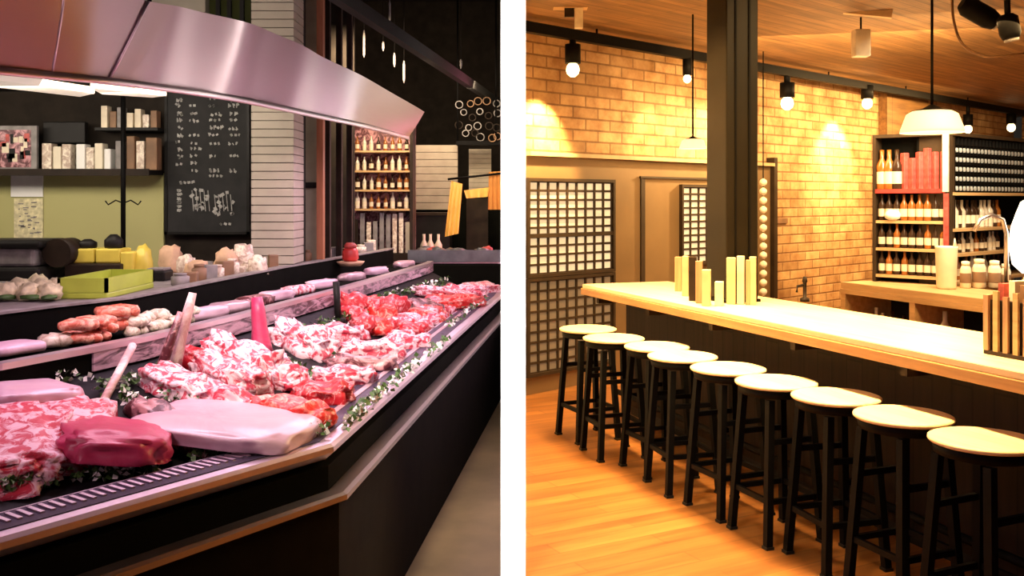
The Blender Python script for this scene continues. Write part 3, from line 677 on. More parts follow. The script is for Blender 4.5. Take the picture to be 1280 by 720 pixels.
# high beige bulkhead and dark green window above the hood
struct(MB().box(P(150, 0, 7).x, 6.9, 3.02, P(262, 0, 7).x, 7.0, 4.4).build('trim_bulkhead', 'slat'))
wn = MB(); wn.box(P(264, 0, 7).x, 6.96, 2.75, P(318, 0, 7).x, 6.999, 4.4); o = struct(wn.build('window_high', mat('dark_green_glass', (.035, .04, .012), .2)))
q = MB()
for px in (268, 282, 298, 312): q.box(P(px, 0, 6.9).x, 6.93, 2.75, P(px+5, 0, 6.9).x, 6.958, 4.4)
q.build('mullion', 'black', o)
# black door frame, pale panel, wood strip, dark posts
dr = struct(MB().box(P(367, 0, 7.0).x, 6.98, 0, P(379, 0, 7.0).x, 7.08, 4.39).build('door_frame_dark', 'black')); dr.name = 'trim_door_jamb'
d2 = MB(); d2.box(P(374, 0, 7.3).x, 7.3, 0, P(402, 0, 7.3).x, 7.34, 3.4); d2 = struct(d2.build('door_1', mat('pale_door', (.36, .34, .25), .6)))
MB().box(P(374, 0, 7.28).x, 7.27, P(0, 235, 7.3).z, P(402, 0, 7.28).x, 7.299, P(0, 228, 7.3).z).build('door_rail', 'black', d2)
struct(MB().box(P(397, 0, 7.2).x, 7.16, 0, P(405, 0, 7.2).x, 7.24, 3.6).build('trim_wood_strip', 'orangewood'))
for i, px in enumerate((405, 414, 422)):
    struct(MB().box(P(px, 0, 7.5).x, 7.5+i*.2, 0, P(px+7, 0, 7.5).x, 7.56+i*.2, 4.39).build('trim_dark_post', 'darkbrown'))
struct(MB().box(P(374, 0, 8).x, 8.5, 0, P(430, 0, 8).x, 8.55, 4.39).build('wall_behind_posts', 'darkwall'))

# far bottle shelves
Y = 9.3; x0, x1 = P(427, 0, Y).x, P(516, 0, Y).x; zt, zb = P(0, 150, Y).z, P(0, 262, Y).z
sh = thing('bottle_shelves', 'tall brown shelving full of bottles and jars beyond the dark posts', 'shelves', ((x0+x1)/2, Y, 0))
MB().box(x0, Y+.28, 0, x1, Y+.3, zt+.1).build('back_panel', 'darkmeat', sh)
for x in (x0, x1-.03): MB().box(x, Y, 0, x+.03, Y+.28, zt+.1).build('side_panel', 'darkbrown', sh)
levels = [P(0, y, Y).z for y in (188, 213, 237, 261)]
for z in levels+[zt+.08]: MB().box(x0+.03, Y+.01, z-.018, x1-.03, Y+.28, z).build('shelf', 'backwood', sh)
MB().box(x0+.03, Y+.02, 0, x1-.03, Y+.28, 1.15).build('lower_cabinet', 'darkbrown', sh)
def bottle_mesh(name, m, h=.18, r=.026, lab='foil'):
    q = MB(); q.lathe([(r*.9, 0), (r, .005), (r, h*.15), (r, h*.45), (r, h*.6), (r*.45, h*.75), (r*.36, h*.8), (r*.38, h)], 12, mis=[0, 0, 1, 0, 0, 0, 0, 0]); o = q.build(name, [m, lab], None, local=True); return o
protos = {}
def bottle(kind, loc, label, group, sc=1., cat='bottle', lab='foil'):
    key = (kind, lab)
    if key not in protos: o = bottle_mesh('bottle', kind, lab=lab); protos[key] = o
    else: o = protos[key].copy(); C.objects.link(o)
    o.location = loc; o.scale = (sc, sc, sc); return tag(o, label, cat, group)
ords = ['top', 'second', 'third', 'lowest']
for j, z in enumerate(levels):
    for i in range(9):
        x = x0+.07+i*(x1-x0-.14)/8
        bottle(rnd.choice(['amber', 'clearb', 'bottle', 'amber', 'clearb']), (x, Y+.08+rnd.uniform(0, .03), z+.001), 'small bottle on the %s shelf of the far brown shelving' % ords[j], 'bottles on the %s far shelf' % ords[j], rnd.uniform(.72, .92))
zc = 1.151
for i in range(10):
    px = 430+i*8; p = P(px, 0, Y); q = MB(); h = rnd.uniform(.30, .40)
    q.box(-.022, -.02, 0, .022, .02, h, 0, .005); o = q.build('upright_roll', rnd.choice(['grey', 'garlic', 'slat', 'grey', 'darkbrown']), None, local=True); o.location = (x0+.06+i*(x1-x0-.12)/9, Y+.1, zc); tag(o, 'grey upright carton below the far bottle shelves', 'carton', 'upright cartons below the far bottle shelves')
# red coffee-grinder-like object on the counter line
rg = thing('red_container', 'bright red container standing on the counter before the far shelves', 'container', P(437, 333, 7.4))
p = P(438, 333, 7.4); MB().lathe([(.05, 0), (.065, .02), (.06, .08), (.045, .10)], 16, (p.x, p.y, 1.2)).build('body', 'red', rg); MB().lathe([(.045, 0), (.05, .02), (.03, .04)], 16, (p.x, p.y, 1.301)).build('lid', 'redpack', rg)
MB().lathe([(.08, 0), (.10, .02), (.11, .035)], 16, (p.x, p.y, 1.162)).build('dish', 'peach', rg)
fc = thing('side_counter', 'low dark counter between the meat case and the far shelves', 'counter', (-1.3, 7.6, 0))
MB().prism([(-1.46, 7.15), (-1.26, 8.25), (-1.55, 8.25), (-1.6, 7.4)], 0, 1.16).build('body', 'black', fc)
# whitewashed plank walls at the far end
def planks(name, px0, px1, py0, py1, Y, m='plank'):
    x0, x1 = P(px0, 0, Y).x, P(px1, 0, Y).x; z0, z1 = P(0, py1, Y).z, P(0, py0, Y).z
    o = struct(MB().box(x0, Y+.02, z0, x1, Y+.06, z1).build(name, 'darkgap')); q = MB(); n = 9; 
    for i in range(n): q.box(x0, Y, z0+(z1-z0)*i/n, x1, Y+.019, z0+(z1-z0)*(i+.93)/n)
    q.build('boards', m, o)
planks('wall_planked', 519, 572, 181, 262, 11.2); planks('wall_planked_narrow', 586, 614, 186, 240, 11.4)
struct(MB().box(P(505, 0, 11.2).x, 11.27, 0, PX0, 11.35, 1.62).build('wall_far_low', 'matteblack'))
fcb = thing('far_service_counter', 'black counter under the whitewashed boards', 'counter', P(540, 300, 10.6))
a, c_ = P(516, 0, 10.6), P(562, 0, 10.6)
MB().box(a.x, 10.6, 0, c_.x, 11.1, 1.5).build('body', 'black', fcb); MB().box(a.x-.02, 10.58, 1.5, c_.x+.02, 11.12, 1.53).build('top', 'darkbrown', fcb)
for i, px in enumerate((530, 538, 548)): bottle('clearb', (P(px, 0, 10.2).x, 10.2, 1.02), 'pale bottle before the black far counter', 'bottles before the far counter', 1.6)
tb = thing('far_table', 'low dark table carrying pale bottles at the far end of the shop', 'table', (-.85, 10.2, 0)); MB().box(-1.0, 10.05, .97, -.65, 10.35, 1.0).build('tabletop', 'darkbrown', tb)
for x in (-.98, -.67):
    for y in (10.07, 10.33): MB().bar((x, y, 0), (x, y, .97), .03).build('leg', 'darkbrown', tb)
# yellow hangings, and an orange sheet painted as a patch of light
def cloth(name, pts, Y, m, lb):
    q = MB(); top = [P(x, y, Y) for x, y in pts[:2]]; bot = [P(x, y, Y) for x, y in pts[2:]]; rows = []
    for j in range(7):
        r = []
        for i in range(13):
            a = top[0].lerp(top[1], i/12); c_ = bot[0].lerp(bot[1], i/12); p = a.lerp(c_, j/6); p.y += .02*math.sin(i*1.6)*(.4+j/6); r.append(p)
        rows.append(r)
    q.loft(rows); q.loft([[p+Vector((0, .012, 0)) for p in r] for r in rows]); return tag(q.build(name, m), lb, 'cloth')
cloth('yellow_cloth', ((564, 226), (578, 230), (556, 296), (573, 292)), 10.36, 'yellowlit', 'glowing yellow cloth hanging left of the dark doorway at the far end')
cloth('yellow_valance', ((580, 238), (612, 234), (583, 248), (610, 246)), 10.36, 'yellowlit', 'wide yellow valance across the top of the far doorway')
cloth('orange_light_patch', ((611, 215), (626, 214), (610, 262), (627, 262)), 10.36, 'orangelit', 'orange sheet in place of a patch of light beside the white wall')
rail = MB(); rail.tube([(P(560, 0, 10.35).x, 10.33, P(0, 224, 10.3).z), (-.06, 10.33, P(0, 216, 10.3).z)], .012, 8); tag(rail.build('curtain_rail', 'blackmetal'), 'black rail carrying the yellow cloths and the orange sheet', 'rail')
tag(MB().box(P(583, 0, 10.9).x, 10.9, 0, P(610, 0, 10.9).x, 10.95, P(0, 248, 10.9).z).build('dark_doorway_screen', 'darkbrown'), 'dark screen below the yellow valance', 'screen')
# end-of-row clutter behind the case end
c2 = thing('far_display_case', 'smaller dark display case beyond the end of the meat counter', 'display case', (-.5, 9.6, 0))
MB().box(-1.0, 9.2, 0, -.08, 9.85, 1.05, 0, .01).build('body', 'matteblack', c2)
MB().box(-.98, 9.22, 1.06, -.1, 9.83, 1.075).build('top_plate', 'ledge', c2); MB().box(-1.0, 9.2, 1.076, -.08, 9.22, 1.19).build('glass_front', M['bluegrey'], c2)
for i in range(16):
    p = Vector((rnd.uniform(-.9, -.15), rnd.uniform(9.3, 9.75), 1.078)); q = MB(); q.blob((0, 0, .04), (rnd.uniform(.12, .22), .12, rnd.uniform(.1, .2)), rnd.random(), .7, .4, 2.5, i+200, sub=2)
    o = q.build('wrapped_bundle', rnd.choice(['bluegrey', 'ledge', 'grey', 'black', 'redpack']), None, local=True); o.location = p; tag(o, 'small wrapped bundle heaped on the farther display case', 'bundle', 'bundles on the far display case')
# black roof beam, hanging rack and ornaments
b0, b1 = P(425, -4, 5.9), P(628, 132, 12.5)
tag(MB().bar(b0+(b0-b1)*.35, b1, .07, .09).build('roof_beam', mat('beam_paint', (.018, .016, .014), .8)), 'dark sloping roof beam crossing the black ceiling', 'beam')
hr = thing('ring_rack', 'black iron rack of rings hanging at the far end beside the white wall', 'rack', P(595, 180, 11))
for j in range(4):
    for i in range(5): MB().ring(P(576+i*11+(j % 2)*4+rnd.uniform(-3, 3), 131+j*13+rnd.uniform(-5, 4), 11.0+.05*((i+j) % 3)), .034+.012*rnd.random(), .006, 14, 6, 'Y').build('ring', rnd.choice(['grey', 'darkbrown', 'brown', 'grey']), hr)
MB().box(P(570, 0, 11).x, 11.02, P(0, 181, 11).z, P(624, 0, 11).x, 11.2, P(0, 176, 11).z).build('lower_bar', 'blackmetal', hr)
for px in (572, 620): MB().tube([P(px, 180, 11.05), P(px, -20, 11.05)], .012, 6).build('hanger', 'blackmetal', hr)
for i, (px, y0, y1, br_) in enumerate([(402, 12, 30, 0), (406, 36, 60, 2), (421, 2, 32, 1), (434, 20, 36, 1), (436, 40, 78, 2), (455, 38, 72, 2), (479, 52, 64, 2), (505, 76, 104, 2), (487, 0, 28, 2), (576, 74, 86, 2), (493, 66, 84, 2)]):
    Y = 8.6; p0, p1 = P(px, y0, Y), P(px, y1, Y); r = .018 if br_ < 2 else .011
    q = thing('hanging_ornament', ['slim pale ornament', 'bright pale ornament', 'dim grey ornament'][br_]+' hanging high above the hood, number %s of the cluster from the left' % ['one', 'two', 'three', 'four', 'five', 'six', 'eight', 'ten', 'seven', 'eleven', 'nine'][i], 'ornament', p1)
    MB().lathe([(r*.3, 0), (r, .03), (r, (p0.z-p1.z)*.8), (r*.4, (p0.z-p1.z))], 10, p1).build('pendant', ['grey', 'papwhite', 'grey'][br_], q)
    MB().tube([p0, (p0.x, p0.y, 4.39)], .003, 5).build('cord', 'blackmetal', q)

# ================================================================== RIGHT: BAR
BF0, BF1 = Vector((.532, 7.43)), Vector((1.917, 3.594)); bd = (BF1-BF0).normalized(); bn = Vector((-bd.y, bd.x)); BZ = 1.02
BA = math.atan2(bd.y, bd.x); BL = 6.6
def bw(u, v, z=0): p = BF0+bd*u+bn*v; return Vector((p.x, p.y, z))   # u along the bar, v across (away from the stools)
bar = thing('bar_counter', 'long bar counter with a pale glowing wood top and thick edge', 'bar counter', (BF0.x, BF0.y, 0), BA)
MB().box(0.003, .012, BZ-.03, BL, .76, BZ, 0, .004).build('bar_top', 'barwood', bar, local=True)
MB().box(0, 0, BZ-.08, BL, .76, BZ-.031, 0, .004).build('edge_board', 'baredge', bar, local=True)
MB().box(.06, .36, 0.08, BL-.02, .66, BZ-.086).build('front_panel', 'barpanel', bar, local=True)
MB().box(.08, .39, 0, BL-.02, .64, .08).build('kick_board', 'black', bar, local=True)
MB().tube([(.1, .24, .2), (BL-.1, .24, .2)], .02, 12).build('foot_rail', 'blackmetal', bar, local=True)
for u in (.3, 1.5, 2.7, 3.9, 5.1): MB().bar((u, .36, .2), (u, .24, .2), .025).build('rail_bracket', 'blackmetal', bar, local=True)
for u in (.2, 1.0, 1.8, 2.6, 3.4, 4.2): MB().prism([(u-.02, .05), (u+.02, .05), (u+.02, .359), (u-.02, .359)], BZ-.13, BZ-.086).build('support_arm', 'barpanel', bar, local=True)
# stools
def make_stool():
    s = thing('bar_stool', 'x', 'bar stool')
    q = MB(); q.lathe([(.165, .748), (.196, .751), (.202, .757), (.201, .765), (.19, .769)], 32); q.build('seat', 'seat', s, local=True)
    q = MB(); q.lathe([(.14, .705), (.18, .71), (.185, .747)], 32); q.build('seat_frame', 'blackmetal', s, local=True)
    for sx in (-1, 1):
        for sy in (-1, 1):
            q = MB(); q.bar((sx*.115, sy*.115, .70), (sx*.155, sy*.155, .012), .034); lg = q.build('leg', 'blackmetal', s, local=True)
            q = MB(); q.bar((sx*.155, sy*.155, .0), (sx*.155, sy*.155, .014), .042); q.build('foot', 'black', lg, local=True)
    def at(z): return .115+(.70-z)/.688*.04
    for z in (.22, .50):
        a = at(z)
        for (p, r_) in (((-a, -a), (a, -a)), ((a, -a), (a, a)), ((a, a), (-a, a)), ((-a, a), (-a, -a))):
            if z == .50 and p[1] == r_[1]: continue
            q = MB(); q.bar((p[0], p[1], z), (r_[0], r_[1], z), .018, .026); q.build('stretcher', 'blackmetal', s, local=True)
    return s
S = [(735, 410), (767, 421.5), (821, 432), (853, 444), (910, 459), (970, 476), (1045, 494), (1129, 518), (1231, 548)]
names = ['farthest', 'second', 'third', 'fourth', 'fifth', 'sixth', 'seventh', 'eighth', 'nearest']
stool = make_stool()
lastp = None
for i, (px, py) in enumerate(S):
    p = onz(px, py, .768); s = stool if i == 0 else dup(stool)
    s.location = (p.x, p.y, 0); s.rotation_euler = (0, 0, BA+R([4, -3, 2, -5, 3, 0, -4, 2, 5][i]))
    s['label'] = ('black four legged bar stool with pale round seat, farthest from the camera' if i == 0 else 'black bar stool with pale round seat, nearest and partly cut off at right' if i == 8 else 'black bar stool with pale round seat, %s counted from the far end of the bar' % names[i]); s['group'] = 'bar stools along the bar'
# black post on the bar
pc = Vector(((915-640)*6.2/F, 6.2)); pw = .118
post = thing('square_post', 'thick black square post rising from the bar to the ceiling', 'post', (pc.x, pc.y, BZ), BA)
MB().box(-pw, -pw, .02, pw, pw, 3.139-BZ, 0, .008).build('shaft', 'postblack', post, local=True)
MB().box(-pw-.012, -pw-.012, .001, pw+.012, pw+.012, .02, 0, .003).build('base_plate', 'blackmetal', post, local=True)
for k in (-1, 1): MB().box(pw-.008+.008, k*.05-.006, .02, pw+.006, k*.05+.006, 3.139-BZ).build('face_strip', 'blackmetal', post, local=True)
# menus / books standing on the bar around the post
def menu(px, py, w, h, t, m, lb, rz=0, lean=0):
    p = onz(px, py, BZ); hh = h*p.y/F; ww = w*p.y/F
    q = MB(); q.box(-ww/2, -t/2, 0.001, ww/2, t/2, hh, 0, .003)
    o = q.build('standing_menu', m, None, local=True); o.location = p; o.rotation_euler = (0, lean, rz); return tag(o, lb, 'menu')
menu(848, 364, 8, 43, .05, 'menuwood', 'dark wooden menu board, leftmost of those before the post', -.3)
menu(857, 370, 8, 50, .05, 'menucream', 'cream menu second from the left before the post', -.3)
menu(866, 376, 9, 55, .05, 'darkbrown', 'dark brown menu third from the left before the post', -.3)
menu(874, 379, 8, 53, .05, 'menuwood', 'reddish brown menu in front of the post', -.3)
menu(883, 382, 10, 45, .07, 'menucream', 'shorter cream menu left of the post edge', -.3)
menu(899, 382, 10, 30, .07, 'foil', 'short pale holder in the middle between the menus', -.3)
menu(903, 376, 10, 52, .05, 'darkbrown', 'dark menu behind the short pale holder', -.3)
menu(914, 380, 11, 58, .06, 'menucream', 'tall cream menu right of the short pale holder', -.3)
menu(926, 380, 9, 60, .06, 'foil', 'tall tan menu before the right side of the post', -.3)
menu(935, 381, 5, 56, .05, 'menuwood', 'narrow brown menu between two cream ones', -.3)
menu(941, 381, 8, 60, .05, 'menucream', 'tall cream menu, rightmost of those before the post', -.3)
# slatted caddy at the right end
cd = thing('slatted_caddy', 'wooden slatted caddy full of menus at the right edge of the bar', 'caddy', onz(1284, 447, BZ), BA)
MB().box(-.14, -.09, .001, .14, .09, .018, 0, .003).build('base', 'darkbrown', cd, local=True)
for i in range(6): MB().box(-.14+i*.05, -.09, .018, -.115+i*.05, -.078, .25+.02*(i % 2)).build('slat', ['menuwood', 'backwood'][i % 2], cd, local=True)
for i in range(4): MB().box(-.14, -.075+i*.042, .018, -.128, -.045+i*.042, .25).build('slat', ['backwood', 'menuwood'][i % 2], cd, local=True)
MB().box(-.12, -.07, .018, .12, .07, .23).build('inner_box', 'darkbrown', cd, local=True)
for i in range(4): MB().box(-.10+i*.055, -.05, .231, -.07+i*.055, .05, .30+.015*(i % 2)).build('menu_top', ['redpack', 'paper', 'brown', 'paper'][i], cd, local=True)

# ---- wall panelling with lattice windows
PZ = 2.05; tE = wt(957)
pn = thing('bronze_panelling', 'x', 'panel'); 
bpy.data.objects.remove(pn)
def wbox(t0, t1, z0, z1, o0, o1, name, m, parent=None):    # o: distance in front of the wall
    q = MB(); q.box(t0, -o1, z0, t1, -o0, z1)
    ob = q.build(name, m, None, local=True)
    if parent is None: ob.location = (W0.x, W0.y, 0); ob.rotation_euler.z = WA
    else: ob.parent = parent
    return ob
pan = struct(wbox(.03, tE, 0, PZ, .002, .06, 'wall_panelling', 'panel'))
wbox(.03, tE+.02, PZ, PZ+.035, .002, .11, 'cap_moulding', 'cap', pan)
wbox(wt(794), wt(799), 0.1, PZ-.16, .061, .075, 'seam', 'paneldark', pan)
wbox(wt(793), wt(880), PZ-.17, PZ-.15, .061, .08, 'seam', 'paneldark', pan)
def lattice(name, t0, t1, z0, z1, cols, rows_, mid, pane, pitch=None):
    w = struct(wbox(t0, t1, z0, z1, .061, .066, name, pane)); q = MB()
    for i in range(cols+1):
        t = t0+(t1-t0)*i/cols; q.box(t-.010, -.082, z0, t+.010, -.067, z1)
    for j in range(rows_+1):
        z = z0+(z1-z0)*j/rows_; q.box(t0, -.079, z-.010, t1, -.0675, z+.010)
    g = q.build('lattice', 'paneldark', w, local=True)
    q = MB(); fw = .028
    q.box(t0-fw, -.10, z0-fw, t0, -.061, z1+fw); q.box(t1, -.10, z0-fw, t1+fw, -.061, z1+fw); q.box(t0, -.10, z1, t1, -.061, z1+fw); q.box(t0, -.10, z0-fw, t1, -.061, z0)
    if mid: q.box(t0, -.095, mid-.018, t1, -.0825, mid+.018)
    q.build('window_frame', 'paneldark', w, local=True); return w
ta, tb_ = .04, wt(757)
Ym = 8.8
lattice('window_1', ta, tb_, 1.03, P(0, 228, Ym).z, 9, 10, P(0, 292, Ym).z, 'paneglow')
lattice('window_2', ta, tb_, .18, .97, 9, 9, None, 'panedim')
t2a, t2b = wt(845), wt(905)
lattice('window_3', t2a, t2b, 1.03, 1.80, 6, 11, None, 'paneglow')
# dark upright and bead string at the panelling's right end
struct(wbox(tE+.02, tE+.09, 0, 2.15, .002, .1, 'trim_dark_upright', 'paneldark'))
bs = thing('bead_string', 'vertical string of pale round beads beside the black post', 'garland', (P(954, 395, 9.5).x, 9.5, .9))
q = MB()
for k in range(15):
    p = P(954, 228+k*11.4, 9.5); q.lathe([(.006, -.04), (.034, -.02), (.04, 0), (.034, .02), (.006, .04)], 10, p)
q.build('beads', 'foil', bs); p = P(954, 100, 9.5); MB().tube([(p.x, p.y, P(0, 398, 9.5).z), (p.x, p.y, 3.139)], .006, 6).build('cord', 'blackmetal', bs)
# light switch & thermostat on the bricks
o = wbox(wt(967), wt(983), P(0, 275, 12).z-.02, P(0, 271, 12).z+.0, .002, .02, 'wall_plate', 'brown'); tag(o, 'small brown metal plate on the bright brick wall', 'wall plate')
hk = thing('wall_tap', 'small dark tap on the brick wall above the bar top', 'tap', P(1008, 375, 8)); p = P(1012, 372, 6.2)
bpy.data.objects.remove(hk)
tp = thing('beer_tap', 'small dark brass tap standing at the far side of the bar top', 'tap', (onz(1006, 376, BZ)-Vector((0, 0, 0))))
p = onz(1006, 377, BZ); MB().lathe([(.03, 0.001), (.03, .02), (.012, .03), (.012, .12), (.018, .13), (.010, .16)], 12, p).build('body', 'darkbrown', tp)
MB().tube([p+Vector((0, 0, .11)), p+Vector((-.05, -.01, .10)), p+Vector((-.055, -.01, .06))], .008, 8).build('spout', 'darkbrown', tp)

# ---- back bar and bottle racks
BB0 = Vector((2.9, 8.47)); 
bb = thing('back_bar', 'wooden back bar with open dark shelves behind the counter', 'back bar', (BB0.x, BB0.y, 0), BA)
MB().box(0, 0, .89, 5, .62, .95, 0, .004).build('worktop', 'backwood', bb, local=True)
MB().box(0, -.008, .85, 5, .02, .889).build('top_rail', 'backwood', bb, local=True)
MB().box(0.02, .5, 0, 4.98, .6, .889).build('back_panel', 'black', bb, local=True)
for u in (0, .83, 1.66, 2.5, 3.4, 4.3): MB().box(u, .0, 0, u+.06, .499, .849).build('divider', 'backwood', bb, local=True)
MB().box(.06, .03, .40, 4.98, .499, .43).build('lower_shelf', 'darkbrown', bb, local=True)
def bbw(u, v, z): p = BB0+bd*u+bn*v; return Vector((p.x, p.y, z))
for i, (u, v) in enumerate([(.22, .2), (.3, .2), (.36, .25), (.5, .25), (.6, .2), (.72, .25), (1.0, .2), (1.15, .22), (1.35, .2), (1.5, .25)]):
    bottle(['clearb', 'clearb', 'bottle', 'bottle', 'clearb', 'bottle', 'clearb', 'bottle', 'bottle', 'clearb'][i], bbw(u, v, .431), '%s bottle on the open shelf under the back bar worktop' % ('pale' if [1, 1, 0, 0, 1, 0, 1, 0, 0, 1][i] else 'dark'), '%s bottles under the back bar worktop' % ('pale' if [1, 1, 0, 0, 1, 0, 1, 0, 0, 1][i] else 'dark'), [1.7, 1.5, 1.6, 1.5, 1.2, 1.6, 2., 1.3, 1.2, 1.3][i])
A, B_, C_ = Vector((3.19, 8.5)), Vector((3.67, 8.06)), Vector((5.3, 9.42))
AZ0, AZ1 = .951, 2.215
def rack(name, a, b, label, levels, depth=.30, z1=AZ1):
    L_ = (b-a).length; r = thing(name, label, 'bottle rack', (a.x, a.y, AZ0), math.atan2(b.y-a.y, b.x-a.x))
    MB().box(0.0, depth-.02, 0, L_, depth, z1-AZ0).build('back_panel', 'matteblack', r, local=True)
    MB().box(0, 0, z1-AZ0, L_, depth, z1-AZ0+.03).build('top_panel', 'paneldark', r, local=True)
    for u in (0, L_-.03): MB().box(u, 0, 0, u+.03, depth-.021, z1-AZ0-.001).build('side_panel', 'paneldark', r, local=True)
    for z in levels: MB().box(.031, .0, z-AZ0-.025, L_-.031, depth-.021, z-AZ0).build('shelf', 'backwood', r, local=True)
    ca, sa = math.cos(r.rotation_euler.z), math.sin(r.rotation_euler.z)
    return r, L_, lambda u, v, z: Vector((a.x+u*ca-v*sa, a.y+u*sa+v*ca, z))
Yr = 8.25
lv = [P(0, y, Yr).z for y in (237, 276, 311, 345)]; lv[3] = max(lv[3], AZ0+.026)
r1, L1, f1 = rack('wall_bottle_rack', A, B_, 'left bay of the bottle rack with red goods on top shelf', lv, depth=.16)
MB().box(L1-.045, -.03, P(0, 240, Yr).z-AZ0, L1+.0, -.001, AZ1-AZ0+.03).build('light_post', 'foil', r1, local=True)
MB().box(0.03, -.012, lv[0]-.03-AZ0, L1-.03, -.001, lv[0]+.005-AZ0).build('red_edge', 'red', r1, local=True)
MB().box(L1-.04, -.02, 0.0, L1, -.001, P(0, 242, Yr).z-AZ0).build('red_post', 'redpack', r1, local=True)
nm = ['top', 'second', 'third', 'bottom']
for j, z in enumerate(lv):
    n = 9
    for i in range(n):
        u = .065+i*(L1-.13)/(n-1)
        if j == 0 and i >= 3:
            q = MB(); q.box(-.025, -.03, 0, .025, .03, rnd.uniform(.27, .38), rnd.uniform(0, .5), .006); o = q.build('red_packet', 'redpack', None, local=True); o.location = f1(u, .06, z+.001); tag(o, 'red packet on the top shelf of the left rack bay', 'packet', 'red packets in the left rack bay')
        else:
            m = ['bottle', 'bottle', 'amber'][rnd.randrange(3)]; bottle(m, f1(u, .045+rnd.uniform(0, .02), z+.001), 'dark bottle with pale label on the %s shelf of the left rack bay' % nm[j], 'bottles on the %s shelf, left rack bay' % nm[j], [1.95, 1.25, 1.15, 1.15][j])
q = MB(); q.lathe([(.03, 0), (.065, .02), (.07, .05), (.05, .08), (.02, .09)], 20); o = q.build('white_bowl', 'papwhite', None, local=True); o.location = f1(.17, .03, lv[1]+.001)
tag(o, 'white round pot at the front of the second shelf in the left rack bay', 'pot')
lv2 = [P(0, y, 8.6).z for y in (241, 284, 314, 348)]; lv2[3] = max(lv2[3], AZ0+.026)
B2 = B_+(C_-B_).normalized()*.035
r2, L2, f2 = rack('front_bottle_rack', B2, C_, 'right bay of the bottle rack with a black wine bottle grid', lv2)
# wine grid: each bottle lying, its foil neck towards the viewer
wbp = None
nc = 0
for j in range(5):
    for i in range(24):
        u = .09+i*.068; z = lv2[0]+.035+j*.082
        if u > 1.9 or z > AZ1-.03: continue
        if wbp is None:
            q = MB(); q.lathe([(.034, 0), (.034, .17), (.021, .2), (.020, .235)], 10, mis=[0, 0, 1, 1]); bmesh.ops.rotate(q.bm, verts=q.bm.verts, cent=(0, 0, 0), matrix=Matrix.Rotation(R(90), 3, 'X'))
            wbp = q.build('wine_bottle', ['bottle', 'foilcap'], None, local=True); o = wbp
        else: o = wbp.copy(); C.objects.link(o)
        o.location = f2(u, .255, z); o.rotation_euler.z = r2.rotation_euler.z; nc += 1
        tag(o, 'wine bottle lying with its grey foil neck forward in the black grid', 'wine bottle', 'lying wine bottles in the grid')
q = MB()
for j in range(6): q.box(.03, .02, lv2[0]-.006+j*.082-AZ0, 1.72, .27, lv2[0]-.001+j*.082-AZ0)
for i in range(25): q.box(.055+i*.068-.002, .02, lv2[0]-AZ0, .055+i*.068+.002, .27, AZ1-AZ0-.01)
q.build('wine_grid', 'blackmetal', r2, local=True)
for j, z in enumerate(lv2[1:]):
    for i in range(13):
        u = .08+i*.085
        bottle(rnd.choice(['bottle', 'amber', 'clearb', 'bottle']), f2(u, .09+rnd.uniform(0, .02), z+.001), 'bottle with pale label on the %s shelf of the right rack bay' % nm[j+1], 'bottles on the %s shelf, right rack bay' % nm[j+1], [1.35, .95, 1.15][j])
# goods on the back bar
pt = thing('tall_white_pitcher', 'tall pale cream pitcher with pointed spout on the back bar', 'pitcher', (0, 0, 0)); p = onz(1183, 361, .951); pt.location = p
q = MB(); q.lathe([(.065, 0.001), (.075, .02), (.085, .33), (.088, .345), (.08, .345), (.07, .05)], 24, p); q.build('body', 'paper', pt)
q = MB(); q.loft([[p+Vector((.04, -.05, .34)), p+Vector((.08, -.02, .34)), p+Vector((.06, .02, .34))], [p+Vector((.055, -.03, .41)), p+Vector((.062, -.02, .41)), p+Vector((.056, -.015, .41))]], closed=True); q.build('spout', 'paper', pt)
for i, (px, w, h) in enumerate([(1207, 13, 33), (1224, 16, 36), (1243, 15, 34), (1257, 12, 30)]):
    p = onz(px, 360, .951); ww = w*p.y/F/2; hh = h*p.y/F
    jr = thing('storage_jar', 'pale jar with brown contents on the back bar, %s right of the cream pitcher' % ['first', 'second', 'third', 'fourth'][i], 'jar', p, group='storage jars on the back bar')
    MB().lathe([(ww*.8, 0.001), (ww, .01), (ww, hh*.7), (ww*.7, hh*.85)], 16, p).build('jar_body', 'foil', jr)
    MB().lathe([(ww*1.01, hh*.2), (ww*1.03, hh*.22), (ww*1.03, hh*.55), (ww*1.01, hh*.57)], 16, p).build('contents_band', 'brown', jr)
    MB().lathe([(ww*.75, hh*.851), (ww*.75, hh), (ww*.3, hh*1.02)], 16, p).build('lid', 'paper', jr)
# large frosted lamp
lp = thing('frosted_table_lamp', 'large overexposed white lamp on the back bar at the right edge', 'lamp', onz(1286, 362, .951)); p = onz(1286, 362, .951)
MB().lathe([(.10, 0.001), (.11, .02), (.05, .05), (.03, .12)], 24, p).build('base', 'paper', lp)
MB().lathe([(.05, .13), (.12, .2), (.145, .34), (.13, .50), (.09, .62), (.06, .70), (.02, .73)], 24, p).build('lamp_shade', 'whitelamp', lp)
arm = thing('curved_tap_arm', 'pale curved metal spout arching left of the white lamp', 'tap', onz(1262, 355, .951)); p = onz(1258, 362, .951)
q = MB(); q.tube([p+Vector((0, 0, 0.001)), p+Vector((0, 0, .45)), p+Vector((-.03, 0, .56)), p+Vector((-.12, 0, .60)), p+Vector((-.21, 0, .56)), p+Vector((-.26, 0, .47))], .018, 10); q.build('pipe', 'steelplain', arm)

